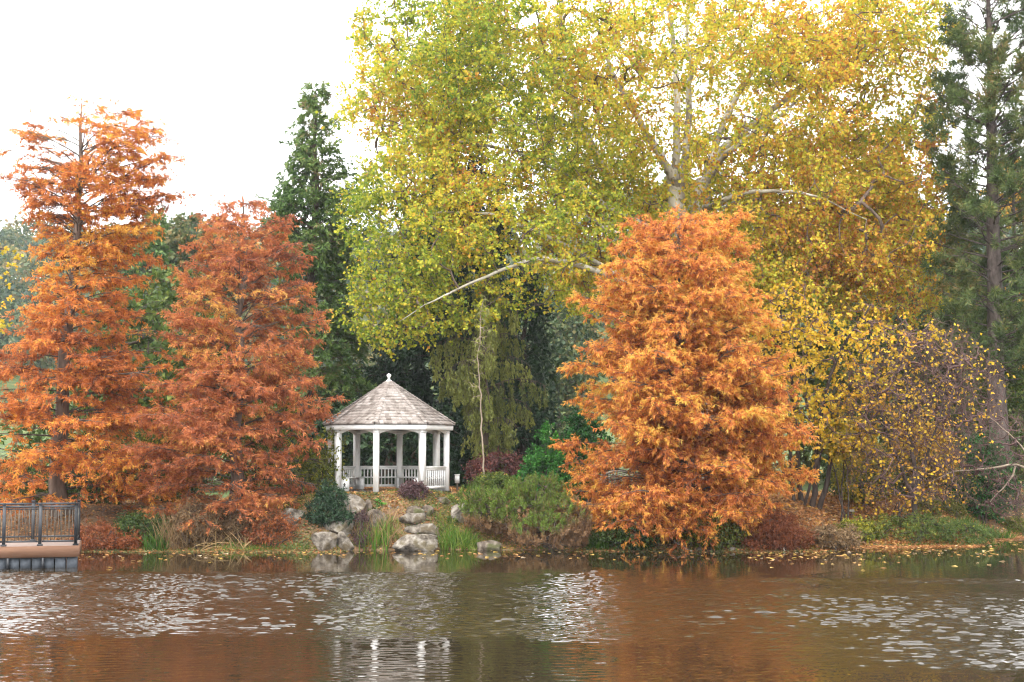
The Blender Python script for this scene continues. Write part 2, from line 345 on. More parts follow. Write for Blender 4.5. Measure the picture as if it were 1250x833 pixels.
# ------------------------------------------------------------------ ground, water
def grid(xs, ys, zf):
    X, Y = np.meshgrid(xs, ys)
    v = np.stack([X, Y, zf(X, Y)], -1).reshape(-1, 3)
    nx, ny = len(xs), len(ys)
    i = (np.arange(ny - 1)[:, None] * nx + np.arange(nx - 1)[None]).reshape(-1)
    return v, np.stack([i, i + 1, i + nx + 1, i + nx], 1)
xs = np.unique(np.concatenate([np.linspace(-900, -60, 40), np.linspace(-60, -24, 40), np.arange(-24, 24, 0.16), np.linspace(24, 60, 40), np.linspace(60, 900, 40)]))
ys = np.unique(np.concatenate([np.linspace(-60, 8, 40), np.linspace(8, 42, 30), np.arange(42, 58, 0.16), np.linspace(58, 110, 60), np.linspace(110, 1200, 90)]))
g = MB().add(*grid(xs, ys, ground)).build('ground', M['ground'], smooth=True)
tag(g, kind='structure')
def pond_z(X, Y):
    """wind ripples: real waves 0.2-0.8 m long, strong only in the patches the breeze touches"""
    p = np.stack([X, Y, 0 * X], -1).reshape(-1, 3)
    w1 = pnoise(p * np.array([0.5, 1, 1]), 0.30, 61).reshape(X.shape); w2 = pnoise(p * np.array([0.6, 1, 1]), 0.22, 62).reshape(X.shape)
    w3 = pnoise(p * np.array([0.45, 1, 1]), 0.9, 63).reshape(X.shape)
    Yw, Xw = Y + 1.1 * w1, X + 1.6 * w2
    q = p * np.array([0.45, 1.0, 1])
    w4 = pnoise(q, 2.2, 65).reshape(X.shape); w5 = pnoise(p * np.array([0.55, 1.3, 1]), 5.0, 66).reshape(X.shape)
    gust, cat = sm((w4 + 0.55) / 0.7), sm((w5 - 0.55) / 0.4)
    zA = sm((Yw - 27.5) / 4.0) * sm((40.0 - Yw) / 2.2) * sm((0.5 - Xw) / 6.0) * (0.16 + 0.05 * gust)
    zC = sm((Yw - 20.4) / 1.8) * sm((35.5 - Yw) / 4.0) * sm((Xw - 2.0) / 6.0) * (0.235 + 0.06 * gust)
    zD = sm((Y + 0.25 * w1 - 34.8) / 0.6) * sm((36.8 - Y - 0.25 * w1) / 0.6) * sm((X - 4.0) / 3.0) * 0.22
    zB = sm((Yw - 23.5) / 2.0) * sm((37.0 - Yw) / 5.0) * (0.11 + 0.07 * cat)
    zE = sm((Yw - 30.5) / 3.0) * sm((41.0 - Yw) / 2.0) * np.exp(-((Xw - 0.8) / 1.4) ** 2) * 0.11
    slope = np.maximum.reduce([zA, zB, zC, zD, zE]) * np.clip(1.0 + 0.2 * w3, 0.5, 1.4)
    fade = sm((19.2 - np.abs(X)) / 1.2) * sm((Y - 16.2) / 2) * sm((47.5 - Y) / 1.0)
    rng = np.random.default_rng(64)
    h, n = 0, 34
    wx, wy = 0.10 * w3, 0.10 * w1
    for i in range(n):
        lam = 0.16 * 2.3 ** rng.uniform(); th = rng.normal() * 0.62
        k = 2 * math.pi / lam
        h = h + np.sin(k * (math.sin(th) * (X + wx) + math.cos(th) * (Y + wy)) + rng.uniform(0, 6.28)) / k
    h = h * math.sqrt(2.0 / n)
    c = 0
    for i in range(14):                                     # the faint ripples everywhere, long-crested
        lam = 0.13 * 3.0 ** rng.uniform(); th = rng.normal() * 0.45; k = 2 * math.pi / lam
        c = c + np.sin(k * (math.sin(th) * X + math.cos(th) * Y) + rng.uniform(0, 6.28)) / k
    c = c * math.sqrt(2.0 / 14) * (0.014 + 0.006 * np.clip(w2, -1, 1)) * (1 - 0.75 * sm((Y - 39.5) / 2.5))
    return (h * slope + c) * fade
wxs = np.concatenate([[-220, -120, -60, -30], np.arange(-19.6, 19.61, 0.036), [30, 60, 120, 220]])
wys = np.concatenate([[-20, 0, 10], np.concatenate([np.arange(16, 38, 0.027), np.arange(38, 48.01, 0.05)]), [54, 62, 70]])
tag(MB().add(*grid(wxs, wys, pond_z)).build('pond_water', M['water'], smooth=True), kind='structure')

def haze():
    m, n, l = newmat('haze_air')
    v = n.new('ShaderNodeVolumePrincipled'); v.inputs['Color'].default_value = (0.93, 0.96, 1.0, 1)
    v.inputs['Density'].default_value = HAZE; v.inputs['Anisotropy'].default_value = 0.2
    o = n.new('ShaderNodeOutputMaterial'); l.new(v.outputs[0], o.inputs['Volume'])
    tag(MB().box((0, 570, 41), (1820, 1280, 88)).build('haze', m), kind='stuff')
HAZE = 0.0002
haze()

# ------------------------------------------------------------------ growing trees
def spawn(rng, Pn, npp, tmin=0.15, tmax=1.0, power=1.0):
    N, K, _ = Pn.shape
    idx = np.repeat(np.arange(N), npp)
    t = tmin + (tmax - tmin) * rng.uniform(size=len(idx)) ** power
    x = t * (K - 1); k = np.minimum(x.astype(int), K - 2); fr = (x - k)[:, None]
    a, b = Pn[idx, k], Pn[idx, k + 1]
    return idx, t, a * (1 - fr) + b * fr, nrm(b - a)
def grow(rng, pos, d, L, K, droop=0.0, jit=0.1):
    n = len(pos); L = np.broadcast_to(np.asarray(L, float), (n,))
    out = np.empty((n, K, 3)); out[:, 0] = pos; d = d.copy()
    dr = np.broadcast_to(np.asarray(droop, float), (n,))
    for k in range(1, K):
        d = d + rng.normal(size=(n, 3)) * jit
        d[:, 2] -= dr / (K - 1)
        d = nrm(d)
        out[:, k] = out[:, k - 1] + d * (L / (K - 1))[:, None]
    return out
def sidedir(rng, tan, ang, flat):
    """a direction leaving the parent by ang; flat 1 = in the horizontal plate, 0 = any side"""
    n = len(tan)
    up = np.array([0, 0, 1.0])
    s = nrm(np.cross(tan, up)) * np.where(rng.uniform(size=(n, 1)) < 0.5, 1, -1)
    r = rng.normal(size=(n, 3)); r = nrm(r - tan * np.sum(r * tan, 1, keepdims=True))
    s = nrm(s * flat + r * (1 - flat))
    a = np.asarray(ang)
    a = np.broadcast_to(a, (n,))[:, None]
    return nrm(tan * np.cos(a) + s * np.sin(a))
def D(a): return math.radians(a)

def branchy(name, label, cat, px, Y, env, leaf, bark, seed, top_px=None, group=None, tr=0.25, nb=100, e0=(10, 40), e1=(-5, 30),
            sec_d=4.0, sec_len=0.45, sec_min=0.3, sec_ang=55, sec_droop=0.3, sec_flat=0.8, tmin=0.2,
            tw_d=9.0, tw_len=(0.25, 0.5), tw_droop=0.5, tw_flat=0.5, tw_tmin=0.1, tw_r=0.004,
            sp_n=14, sp_L=0.13, sp_W=0.035, sp_ang=45, sp_hang=0.5, depth=1.0, thin=-9, mean=0.45, tipbias=0.25, zpow=1.0, brk=0.012, base_py=None, kinds=None, root=None, up_bias=0.6, hang_sec=0.0, pb=1.0, topkeep=1.0, th_s=1.1, brmat=None, gap=None):
    rng = np.random.default_rng(seed)
    X0 = P(px, 500, Y)[0]
    bz = gz(X0, Y) - 0.05
    base = np.array([X0, Y, bz])
    zt = np.array([P(px, e[0], Y)[2] for e in env])
    lx = np.array([X0 - P(e[1], e[0], Y)[0] for e in env]); rx = np.array([P(e[2], e[0], Y)[0] - X0 for e in env])
    o = np.argsort(zt); zt, lx, rx = zt[o], lx[o], rx[o]
    ztop, zlow = zt[-1], max(zt[0], bz + 0.15)
    root = thing(name, base, label, cat, group)
    # trunk
    K = 14
    topX = X0 if top_px is None else P(top_px, 400, Y)[0]
    u = np.linspace(0, 1, K)
    tp = np.stack([X0 + (topX - X0) * u ** 1.3 + 0.06 * np.cumsum(rng.normal(size=K)) * (u > 0), np.full(K, Y) + 0.06 * np.cumsum(rng.normal(size=K)) * (u > 0), bz + (ztop - bz) * u], 1)
    trr = tr * (1 - u) ** 0.75 + 0.012; trr[0] *= 1.35
    tb = MB().tubes(tp, trr, 10)
    tb.build('trunk', bark, root, smooth=True)
    # primaries
    uu = ((np.arange(nb) + rng.uniform(0, 1, nb)) / nb) ** zpow
    zz = zlow + (ztop - zlow) * uu
    ph = np.arange(nb) * 2.39996 + rng.normal(size=nb) * 0.3
    wv = (np.cos(ph) + 1) / 2
    L = np.interp(zz, zt, lx) * (1 - wv) + np.interp(zz, zt, rx) * wv
    L = np.maximum(L * (np.abs(np.cos(ph)) + (1 - np.abs(np.cos(ph))) * depth) * rng.uniform(0.78, 1.06, nb), 0.15)
    h = (zz - bz) / (ztop - bz)
    E0 = np.radians(e0[0] + (e0[1] - e0[0]) * h + rng.normal(size=nb) * 5); E1 = np.radians(e1[0] + (e1[1] - e1[0]) * h + rng.normal(size=nb) * 6)
    K = 7
    rel = np.zeros((nb, K, 3))
    d = np.stack([np.cos(ph), np.sin(ph)], 1)
    for k in range(1, K):
        t = (k - 0.5) / (K - 1); E = E0 * (1 - t) + E1 * t
        pj = rng.normal(size=nb) * 0.10
        dd = np.stack([d[:, 0] * np.cos(pj) - d[:, 1] * np.sin(pj), d[:, 0] * np.sin(pj) + d[:, 1] * np.cos(pj)], 1)
        rel[:, k] = rel[:, k - 1] + np.concatenate([dd * np.cos(E)[:, None], np.sin(E)[:, None]], 1) * (L / (K - 1))[:, None]
    rise = rel[:, -1, 2]
    zs = np.clip(zz - rise, bz + 0.25, ztop - 0.1)
    sx = np.interp(zs, tp[:, 2], tp[:, 0]); sy = np.interp(zs, tp[:, 2], tp[:, 1])
    rel[:, :, 2] += (np.maximum(zz - rise, bz + 0.2) - zs)[:, None] * 0
    prim = rel + np.stack([sx, sy, zs], 1)[:, None]
    br = MB()
    r0 = pb * np.clip(0.010 + 0.011 * L, 0.012, tr * 0.5)
    br.tubes(prim, r0[:, None] * np.linspace(1, 0.25, K)[None], 5)
    pr_col = rng.normal(size=nb)
    # secondaries
    ns = np.maximum((L * sec_d * rng.uniform(0.8, 1.2, nb)).astype(int), 3)
    i1, t1, p1, g1 = spawn(rng, prim, ns, tmin, 1.0)
    d1 = sidedir(rng, g1, np.radians(sec_ang + rng.normal(size=len(i1)) * 10), sec_flat)
    if hang_sec: d1 = nrm(d1 * (1 - hang_sec) + np.array([0, 0, -1.0]) * hang_sec)
    l1 = (sec_min + sec_len * L[i1] * (1 - 0.75 * t1)) * rng.uniform(0.7, 1.15, len(i1))
    sec = grow(rng, p1, d1, l1, 5, sec_droop, 0.12)
    br.tubes(sec, (0.35 * r0[i1][:, None] + 0.003) * np.linspace(1, 0.35, 5)[None], 3)
    se_col = rng.normal(size=len(i1))
    # twigs
    nt = np.maximum((l1 * tw_d * rng.uniform(0.8, 1.2, len(l1))).astype(int), 2)
    i2, t2, p2, g2 = spawn(rng, sec, nt, tw_tmin, 1.0)
    d2 = sidedir(rng, g2, np.radians(50 + rng.normal(size=len(i2)) * 15), tw_flat)
    d2[:, 2] += 0.15; d2 = nrm(d2)
    l2 = rng.uniform(*tw_len, len(i2))
    tw = grow(rng, p2, d2, l2, 4, tw_droop, 0.12)
    if thin > -5:
        keep = pnoise(tw[:, -1], th_s, seed + 5) > thin
        if topkeep < 1:
            hk = 0.55 * rng.uniform(size=len(i1))[i2] + 0.45 * rng.uniform(size=len(i2))
            pk = 1 - (1 - topkeep) * sm(((tw[:, -1, 2] - bz) / (ztop - bz) - 0.60) / 0.08)
            keep &= (hk < pk)
        tw, i2, t2, l2 = tw[keep], i2[keep], t2[keep], l2[keep]
    if gap:                                                 # a place where the lower boughs part
        a_, b_, ks, kp = gap
        w_ = np.clip((tw[:, -1] - a_) @ (b_ - a_) / np.sum((b_ - a_) ** 2), 0, 1)[:, None]
        dv = tw[:, -1] - (a_ + w_ * (b_ - a_)); dv = np.sqrt((dv[:, 0] / ks[0]) ** 2 + (dv[:, 2] / ks[1]) ** 2)
        keep = (dv > 1) | (rng.uniform(size=len(tw)) < kp)
        tw, i2, t2, l2 = tw[keep], i2[keep], t2[keep], l2[keep]
    if tw_r: br.tubes(tw, np.linspace(tw_r, tw_r * 0.5, 4)[None].repeat(len(tw), 0), 3)
    br.build('branches', brmat or bark, root)
    # sprays
    i3, t3, p3, g3 = spawn(rng, tw, np.full(len(tw), sp_n), 0.05, 1.0)
    a3 = sidedir(rng, g3, np.radians(sp_ang + rng.normal(size=len(i3)) * 15), 0.4)
    a3[:, 2] -= sp_hang * rng.uniform(0.3, 1.3, len(i3)); a3 = nrm(a3)
    out = p3 - np.array([X0, Y, 0]); out[:, 2] = 0; out = nrm(out)
    n3 = nrm(rng.normal(size=a3.shape) * 0.8 + np.array([0, 0, up_bias]) + out * 0.5)
    ii = i2[i3]
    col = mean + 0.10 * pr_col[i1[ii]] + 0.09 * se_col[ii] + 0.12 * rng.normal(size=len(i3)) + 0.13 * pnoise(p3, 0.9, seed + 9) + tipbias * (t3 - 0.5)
    MB().leaves(p3, a3, n3, sp_L * rng.uniform(0.7, 1.3, len(i3)), sp_W * rng.uniform(0.8, 1.2, len(i3)), np.clip(col, 0.01, 0.99), fold=0.1).build('crown', leaf, root)
    return root

def colonise(rng, nodes, C):
    """join cluster points to a skeleton, nearest first; returns the paths and how many clusters each one carries"""
    pool = np.array(nodes, float); own = [-1] * len(pool)
    dist = np.min(np.linalg.norm(C[:, None, :] - pool[None, ::max(1, len(pool) // 60)], axis=2), axis=1)
    C = C[np.argsort(dist)]
    cap = len(pool) + len(C) * 3
    buf = np.empty((cap, 3)); buf[:len(pool)] = pool; n = len(pool)
    own = np.full(cap, -1); par = np.full(len(C), -1); paths = np.empty((len(C), 5, 3))
    for i, c in enumerate(C):
        dd = buf[:n] - c
        j = int(np.argmin(np.einsum('ij,ij->i', dd, dd)))
        s = buf[j]; L = np.linalg.norm(c - s)
        t = np.linspace(0, 1, 5)[:, None]
        p = s * (1 - t) + c * t + np.sin(t * math.pi) * (rng.normal(size=3) * 0.10 * L + np.array([0, 0, -0.05 * L]))
        paths[i] = p; par[i] = own[j]
        buf[n:n + 3] = p[[2, 3, 4]]; own[n:n + 3] = i; n += 3
    cnt = np.ones(len(C))
    for i in range(len(C) - 1, -1, -1):
        if par[i] >= 0: cnt[par[i]] += cnt[i]
    return C, paths, cnt

def ellip_points(rng, ells, n, shell=0.5):
    """points in a union of ellipsoids (cx, cy, cz, rx, ry, rz), denser towards the outside"""
    vol = np.array([e[3] * e[4] * e[5] for e in ells]) ** 0.8; vol /= vol.sum()
    out = []
    for e, k in zip(ells, rng.multinomial(n, vol)):
        d = nrm(rng.normal(size=(k, 3))); r = rng.uniform(size=(k, 1)) ** (1 / 3 * (1 - shell) + 0.12 * shell)
        out.append(np.array(e[:3]) + d * r * np.array(e[3:]))
    return np.concatenate(out)

def leafy(mb, rng, C, nl, spread, lL, lW, colf, droop=0.35, tw=None, twr=0.004, up=0.5, wide=0.45, keep=1.0):
    """twigs with leaves round every cluster point"""
    nt = max(1, nl // 8)
    idx = np.repeat(np.arange(len(C)), nt)
    d = nrm(rng.normal(size=(len(idx), 3)) + np.array([0, 0, 0.15]))
    T = grow(rng, C[idx], d, rng.uniform(0.35, 1.0, len(idx)) * spread, 4, droop, 0.15)
    if tw is not None: tw.tubes(T, np.linspace(twr, twr * 0.5, 4)[None].repeat(len(T), 0), 3)
    i, t, p, g = spawn(rng, T, np.full(len(T), 8), 0.15, 1.0)
    if keep < 1:
        kk = rng.uniform(size=len(i)) < keep * np.clip(1 + 0.8 * pnoise(p, 0.8, 99), 0, 2)
        i, t, p, g = i[kk], t[kk], p[kk], g[kk]
    a = sidedir(rng, g, np.radians(55 + rng.normal(size=len(i)) * 25), 0.3); a[:, 2] -= droop * rng.uniform(0, 1.6, len(i)); a = nrm(a)
    n = nrm(rng.normal(size=a.shape) + np.array([0, 0, up]))
    col = colf(p, idx[i])
    mb.leaves(p, a, n, lL * rng.uniform(0.6, 1.25, len(i)), lW * rng.uniform(0.7, 1.2, len(i)), np.clip(col, 0.01, 0.99), 0.15, wide)

def broad(name, label, cat, px, Y, ells, n, nl, spread, lL, lW, leaf, bark, seed, limbs=None, tr=0.15, mean=0.45, var=0.16, thin=-9, tscale=0.7, group=None, twr=0.004, bend=None, droop=0.35, stems=1, shell=0.5, base_py=None, tw=True, pipe=0.010, colx=None, crown='crown', trunk='trunk', wide=0.45, twmat=None, keep=1.0, window=None):
    """broadleaf tree or shrub; ells in photo pixels (px, py, dY, rpx, rpy, rY m); limbs = [(list of (px,py,dY), r0, r1)]"""
    rng = np.random.default_rng(seed)
    k = Y / F_PX
    b = hit(px, base_py) if base_py else np.array([P(px, 500, Y)[0], Y, 0])
    b[2] = gz(b[0], b[1]) - 0.04
    if base_py: Y = b[1]; k = Y / F_PX
    root = thing(name, b, label, cat, group)
    E = []
    for (ex, ey, dY, rx, ry, rY) in ells:
        c = P(ex, ey, Y + dY); E.append((*c, rx * k, rY, ry * k))
    C = ellip_points(rng, E, n, shell)
    C = C[C[:, 2] > ground(C[:, 0], C[:, 1]) + 0.03]
    if thin > -5: C = C[pnoise(C, tscale, seed + 3) > thin]
    if window:                                              # a thin place in the crown where the limbs show
        C = C[(np.linalg.norm(C - window[0], axis=1) > window[1]) | (rng.uniform(size=len(C)) < window[2])]
    tm = MB(); nodes = []
    if limbs is None:
        top = np.mean([e[:3] for e in E], axis=0); top[2] = max(e[2] + 0.3 * e[5] for e in E)
        for s in range(stems):
            a = rng.uniform(0, 6.28)
            q = np.array([b[0] + 0.05 * stems * math.cos(a), b[1] + 0.05 * stems * math.sin(a), b[2]])
            e = top + (rng.normal(size=3) * np.array([E[0][3], E[0][4], 0]) * (0.4 if stems > 1 else 0.05))
            t = np.linspace(0, 1, 9)[:, None]
            pl = q * (1 - t) + e * t + np.cumsum(rng.normal(size=(9, 3)) * 0.02 * np.linalg.norm(e - q), 0) * (t > 0) * 0.6
            tm.tubes(pl, tr * (1 - t[:, 0]) ** 0.8 + 0.008, 8); nodes.append(pl[2:])
    else:
        for pts, r0, r1 in limbs:
            w = np.array([P(x, y, Y + dy) for x, y, dy in pts])
            q = np.linspace(0, len(w) - 1, (len(w) - 1) * 4 + 1)
            pl = np.stack([np.interp(q, np.arange(len(w)), w[:, a]) for a in range(3)], 1)
            pl[1:-1] = (pl[:-2] + 2 * pl[1:-1] + pl[2:]) / 4
            pl[1:-1] = (pl[:-2] + 2 * pl[1:-1] + pl[2:]) / 4
            pl[1:] += np.cumsum(rng.normal(size=(len(pl) - 1, 3)) * 0.03, 0)
            tm.tubes(pl, np.linspace(r0, r1, len(pl)), 9)
            s0 = len(pl) // 4
            nodes.append(pl[s0:])
    if tw: tm.build(trunk, bark, root, smooth=True)
    C, paths, cnt = colonise(rng, np.concatenate(nodes), C)
    bm = MB() if tw else tm
    r = np.clip(pipe * np.sqrt(cnt), 0.004, 0.16)
    bm.tubes(paths, r[:, None] * np.linspace(1, 0.7, 5)[None], 4)
    cc = rng.normal(size=len(C))
    def colf(p, ci):
        c = mean + 0.10 * cc[ci] + var * rng.normal(size=len(p)) + 0.14 * pnoise(p, 0.8, seed + 7)
        return c + (colx(p) if colx else 0)
    lm = MB()
    if nl: leafy(lm, rng, C, nl, spread, lL, lW, colf, droop, bm if tw else None, twr, wide=wide, keep=keep)
    bm.build('branches' if tw else trunk, twmat or bark, root)
    if nl: lm.build(crown, leaf, root)
    return root

# ------------------------------------------------------------------ the gazebo
def make_gazebo():
    cx, cy = P(474.5, 500, 51.3)[0], 51.3
    fz = 1.80
    root = thing('gazebo', (cx, cy, fz), 'white octagonal garden gazebo with a grey wooden shingle roof standing above the pond', 'gazebo')
    rng = np.random.default_rng(3)
    a0 = math.radians(-90 - 6.5)
    Rp, Re = 2.07, 2.33
    def pt(R, k, z): return np.array([cx + R * math.cos(a0 + k * math.pi / 4), cy + R * math.sin(a0 + k * math.pi / 4), z])
    # platform: low octagonal timber floor reaching down to the ground
    ring = np.array([pt(Re - 0.1, k, fz) for k in range(8)])
    low = ring.copy(); low[:, 2] = fz - 0.5
    MB().add(np.concatenate([ring, low]), [[k, (k + 1) % 8, 8 + (k + 1) % 8, 8 + k][::-1] for k in range(8)]).add(ring, [list(range(8))]).build('floor', M['dark_void'], root)
    ez, az = 4.10, 5.66
    pm = None
    for k in range(8):
        m = MB()
        m.box(pt(Rp, k, fz + 1.06), (0.185, 0.185, 2.12), a0 + k * math.pi / 4)
        m.box(pt(Rp, k, fz + 2.03), (0.215, 0.215, 0.06), a0 + k * math.pi / 4)
        m.build('post', M['white'], root)
    # fascia ring under the eaves, soffit, and arched frieze boards
    for k in range(8):
        A, B = pt(Re - 0.03, k, 0), pt(Re - 0.03, k + 1, 0)
        A2, B2 = pt(Re - 0.075, k, 0), pt(Re - 0.075, k + 1, 0)
        z0, z1 = ez - 0.20, ez - 0.035
        v = [(*A[:2], z0), (*B[:2], z0), (*B[:2], z1), (*A[:2], z1), (*A2[:2], z0), (*B2[:2], z0), (*B2[:2], z1), (*A2[:2], z1)]
        MB().add(v, [[0, 1, 2, 3], [5, 4, 7, 6], [4, 5, 1, 0], [3, 2, 6, 7]]).build('fascia', M['white'], root)
        # arch: a board whose lower edge is a shallow curve between the posts
        P0, P1 = pt(Rp, k, 0), pt(Rp, k + 1, 0)
        d = nrm(P1 - P0); nn = np.array([d[1], -d[0], 0]); Lr = np.linalg.norm(P1 - P0)
        n = 16; s = np.linspace(0.09, Lr - 0.09, n + 1)
        arch = 1.95 + 0.15 * np.sin(math.pi * (s - s[0]) / (s[-1] - s[0])) ** 0.75
        vv, ff = [], []
        for q in range(n + 1):
            for off in (-0.03, 0.03):
                c = P0 + d * s[q] + nn * off
                vv += [(c[0], c[1], fz + arch[q]), (c[0], c[1], fz + 2.16)]
        for q in range(n):
            b = q * 4
            ff += [[b, b + 4, b + 5, b + 1], [b + 2, b + 3, b + 7, b + 6], [b, b + 2, b + 6, b + 4]]
        am = MB().add(vv, ff)
        am.build('arch_board', M['white'], root)
    sof = np.array([pt(Re - 0.04, k, ez - 0.19) for k in range(8)] + [pt(Rp - 0.15, k, ez - 0.19) for k in range(8)])
    MB().add(sof, [[k, (k + 1) % 8, 8 + (k + 1) % 8, 8 + k] for k in range(8)]).build('soffit', M['white'], root)
    # roof: overlapping rows of hand split shingles on eight slopes
    rf = MB()
    apex = np.array([cx, cy, az])
    for k in range(8):
        A, B = pt(Re, k, ez), pt(Re, k + 1, ez)
        mid = (A + B) / 2; up = apex - mid; SL = np.linalg.norm(up); up = up / SL
        rt = nrm(B - A); W0 = np.linalg.norm(B - A); nn = nrm(np.cross(rt, up))
        rf.add([A - nn * 0.02, B - nn * 0.02, apex - nn * 0.02], [[0, 1, 2]], [0.3])
        rows = 15
        for j in range(rows):
            h0 = SL * j / rows - (0.035 if j == 0 else 0); h1 = SL * (j + 1) / rows + 0.10
            wd = W0 * (1 - max(h0, 0) / SL); x = -wd / 2 - rng.uniform(0, 0.1)
            rowtone = rng.normal() * 0.06
            while x < wd / 2:
                sw = rng.uniform(0.09, 0.19)
                x0, x1 = max(x, -wd / 2), min(x + sw - 0.006, wd / 2)
                if x1 - x0 > 0.012:
                    w1 = W0 * (1 - min(h1, SL) / SL) / 2
                    ta, tb_ = max(x0, -w1), min(x1, w1)
                    if tb_ < ta: ta = tb_ = (ta + tb_) / 2
                    th = rng.uniform(0.028, 0.048); dh = rng.uniform(-0.012, 0.012)
                    q = [mid + rt * x0 + up * (h0 + dh) + nn * (0.008 + th), mid + rt * x1 + up * (h0 + dh) + nn * (0.008 + th),
                         mid + rt * tb_ + up * min(h1, SL) + nn * 0.004, mid + rt * ta + up * min(h1, SL) + nn * 0.004,
                         mid + rt * x0 + up * (h0 + dh) - nn * 0.004, mid + rt * x1 + up * (h0 + dh) - nn * 0.004]
                    rf.add(q, [[0, 1, 2, 3], [4, 5, 1, 0]], [np.clip(0.5 + rowtone + rng.normal() * 0.20, 0.02, 0.98)] * 2)
                x += sw
    roof = rf.build('roof', M['shingle'], root)
    for k in range(8):
        A = pt(Re + 0.02, k, ez + 0.02); ax = apex - A; SL = np.linalg.norm(ax); ax = ax / SL
        out = nrm(np.array([math.cos(a0 + k * math.pi / 4), math.sin(a0 + k * math.pi / 4), 0])); tg = np.array([-out[1], out[0], 0]); nn = nrm(np.cross(tg, ax)); nn = nn if nn[2] > 0 else -nn
        hm = MB()
        for j in range(17):
            h0, h1 = SL * j / 17.5, SL * (j + 1) / 17.5 + 0.05
            w = 0.105 * (1 - 0.45 * j / 17); t = np.clip(0.55 + rng.normal() * 0.16, 0, 1)
            c0, c1 = A + ax * h0, A + ax * min(h1, SL)
            for sgn in (-1, 1):
                e0_ = c0 + tg * sgn * w - nn * w * 0.33; e1_ = c1 + tg * sgn * w * 0.95 - nn * w * 0.33
                hm.add([c0 + nn * 0.062, e0_ + nn * 0.062, e1_ + nn * 0.036, c1 + nn * 0.036, c0 + nn * 0.03, e0_ + nn * 0.03], [[0, 1, 2, 3], [4, 5, 1, 0]], [t, t])
        h = hm.build('hip_cap', M['shingle'], roof)
    # finial: a turned ball on a small neck
    prof = [(0.10, 0), (0.10, 0.03), (0.05, 0.05), (0.035, 0.10), (0.06, 0.115), (0.035, 0.13), (0.07, 0.17), (0.085, 0.205), (0.07, 0.245), (0.03, 0.265), (0.002, 0.275)]
    fm = MB(); fp = np.array([[cx, cy, az - 0.03 + z] for r, z in prof])
    fm.tubes(fp, np.array([r for r, z in prof]), 14)
    fm.build('finial', M['white'], roof, smooth=True)
    # railings on six sides (the two sides towards the pond stay open), each with a bench along it
    for k in range(1, 7):
        P0, P1 = pt(Rp, k, fz), pt(Rp, k + 1, fz)
        d = nrm(P1 - P0); Lr = np.linalg.norm(P1 - P0); ang = math.atan2(d[1], d[0]); c = (P0 + P1) / 2
        inn = nrm(np.array([cx, cy, fz]) - np.array([c[0], c[1], fz]))
        m = MB()
        m.box(c + [0, 0, 0.82], (Lr - 0.19, 0.11, 0.045), ang)
        m.box(c + [0, 0, 0.755], (Lr - 0.19, 0.045, 0.08), ang)
        rail = m.build('railing', M['white'], root)
        MB().box(c + [0, 0, 0.13], (Lr - 0.19, 0.045, 0.09), ang).build('bottom_rail', M['white'], rail)
        nb = 11
        for j in range(nb):
            q = P0 + d * (0.093 + (Lr - 0.186) * (j + 0.5) / nb)
            MB().box(q + [0, 0, 0.445], (0.038, 0.038, 0.54), ang).build('baluster', M['white'], rail)
        bm = MB()
        for w in range(3):
            bm.box(c + inn * (0.13 + 0.125 * w) + [0, 0, 0.435], (Lr - 0.30 - 0.10 * w, 0.11, 0.04), ang)
        be = bm.build('bench', M['white'], root)
        ends = (0.13,) if 1 < k < 6 else (0.13, Lr - 0.13)
        for s in ends:
            q = P0 + d * s + inn * 0.25
            e = MB().box(q + [0, 0, 0.205], (0.045, 0.34, 0.41), ang)
            eb = e.build('bench_end', M['white'], be)
        if k in (1, 6):                                     # dark diamond laid on the pond-facing end boards, painting a cut-out's shade
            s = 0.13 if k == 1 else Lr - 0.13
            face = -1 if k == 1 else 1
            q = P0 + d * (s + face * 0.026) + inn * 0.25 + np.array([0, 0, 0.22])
            MB().add([q + inn * 0.045, q + [0, 0, 0.075], q - inn * 0.045, q - np.array([0, 0, 0.075])], [[0, 1, 2, 3]]).build('painted_cutout_shade', M['dark_void'], be)
    return root
make_gazebo()

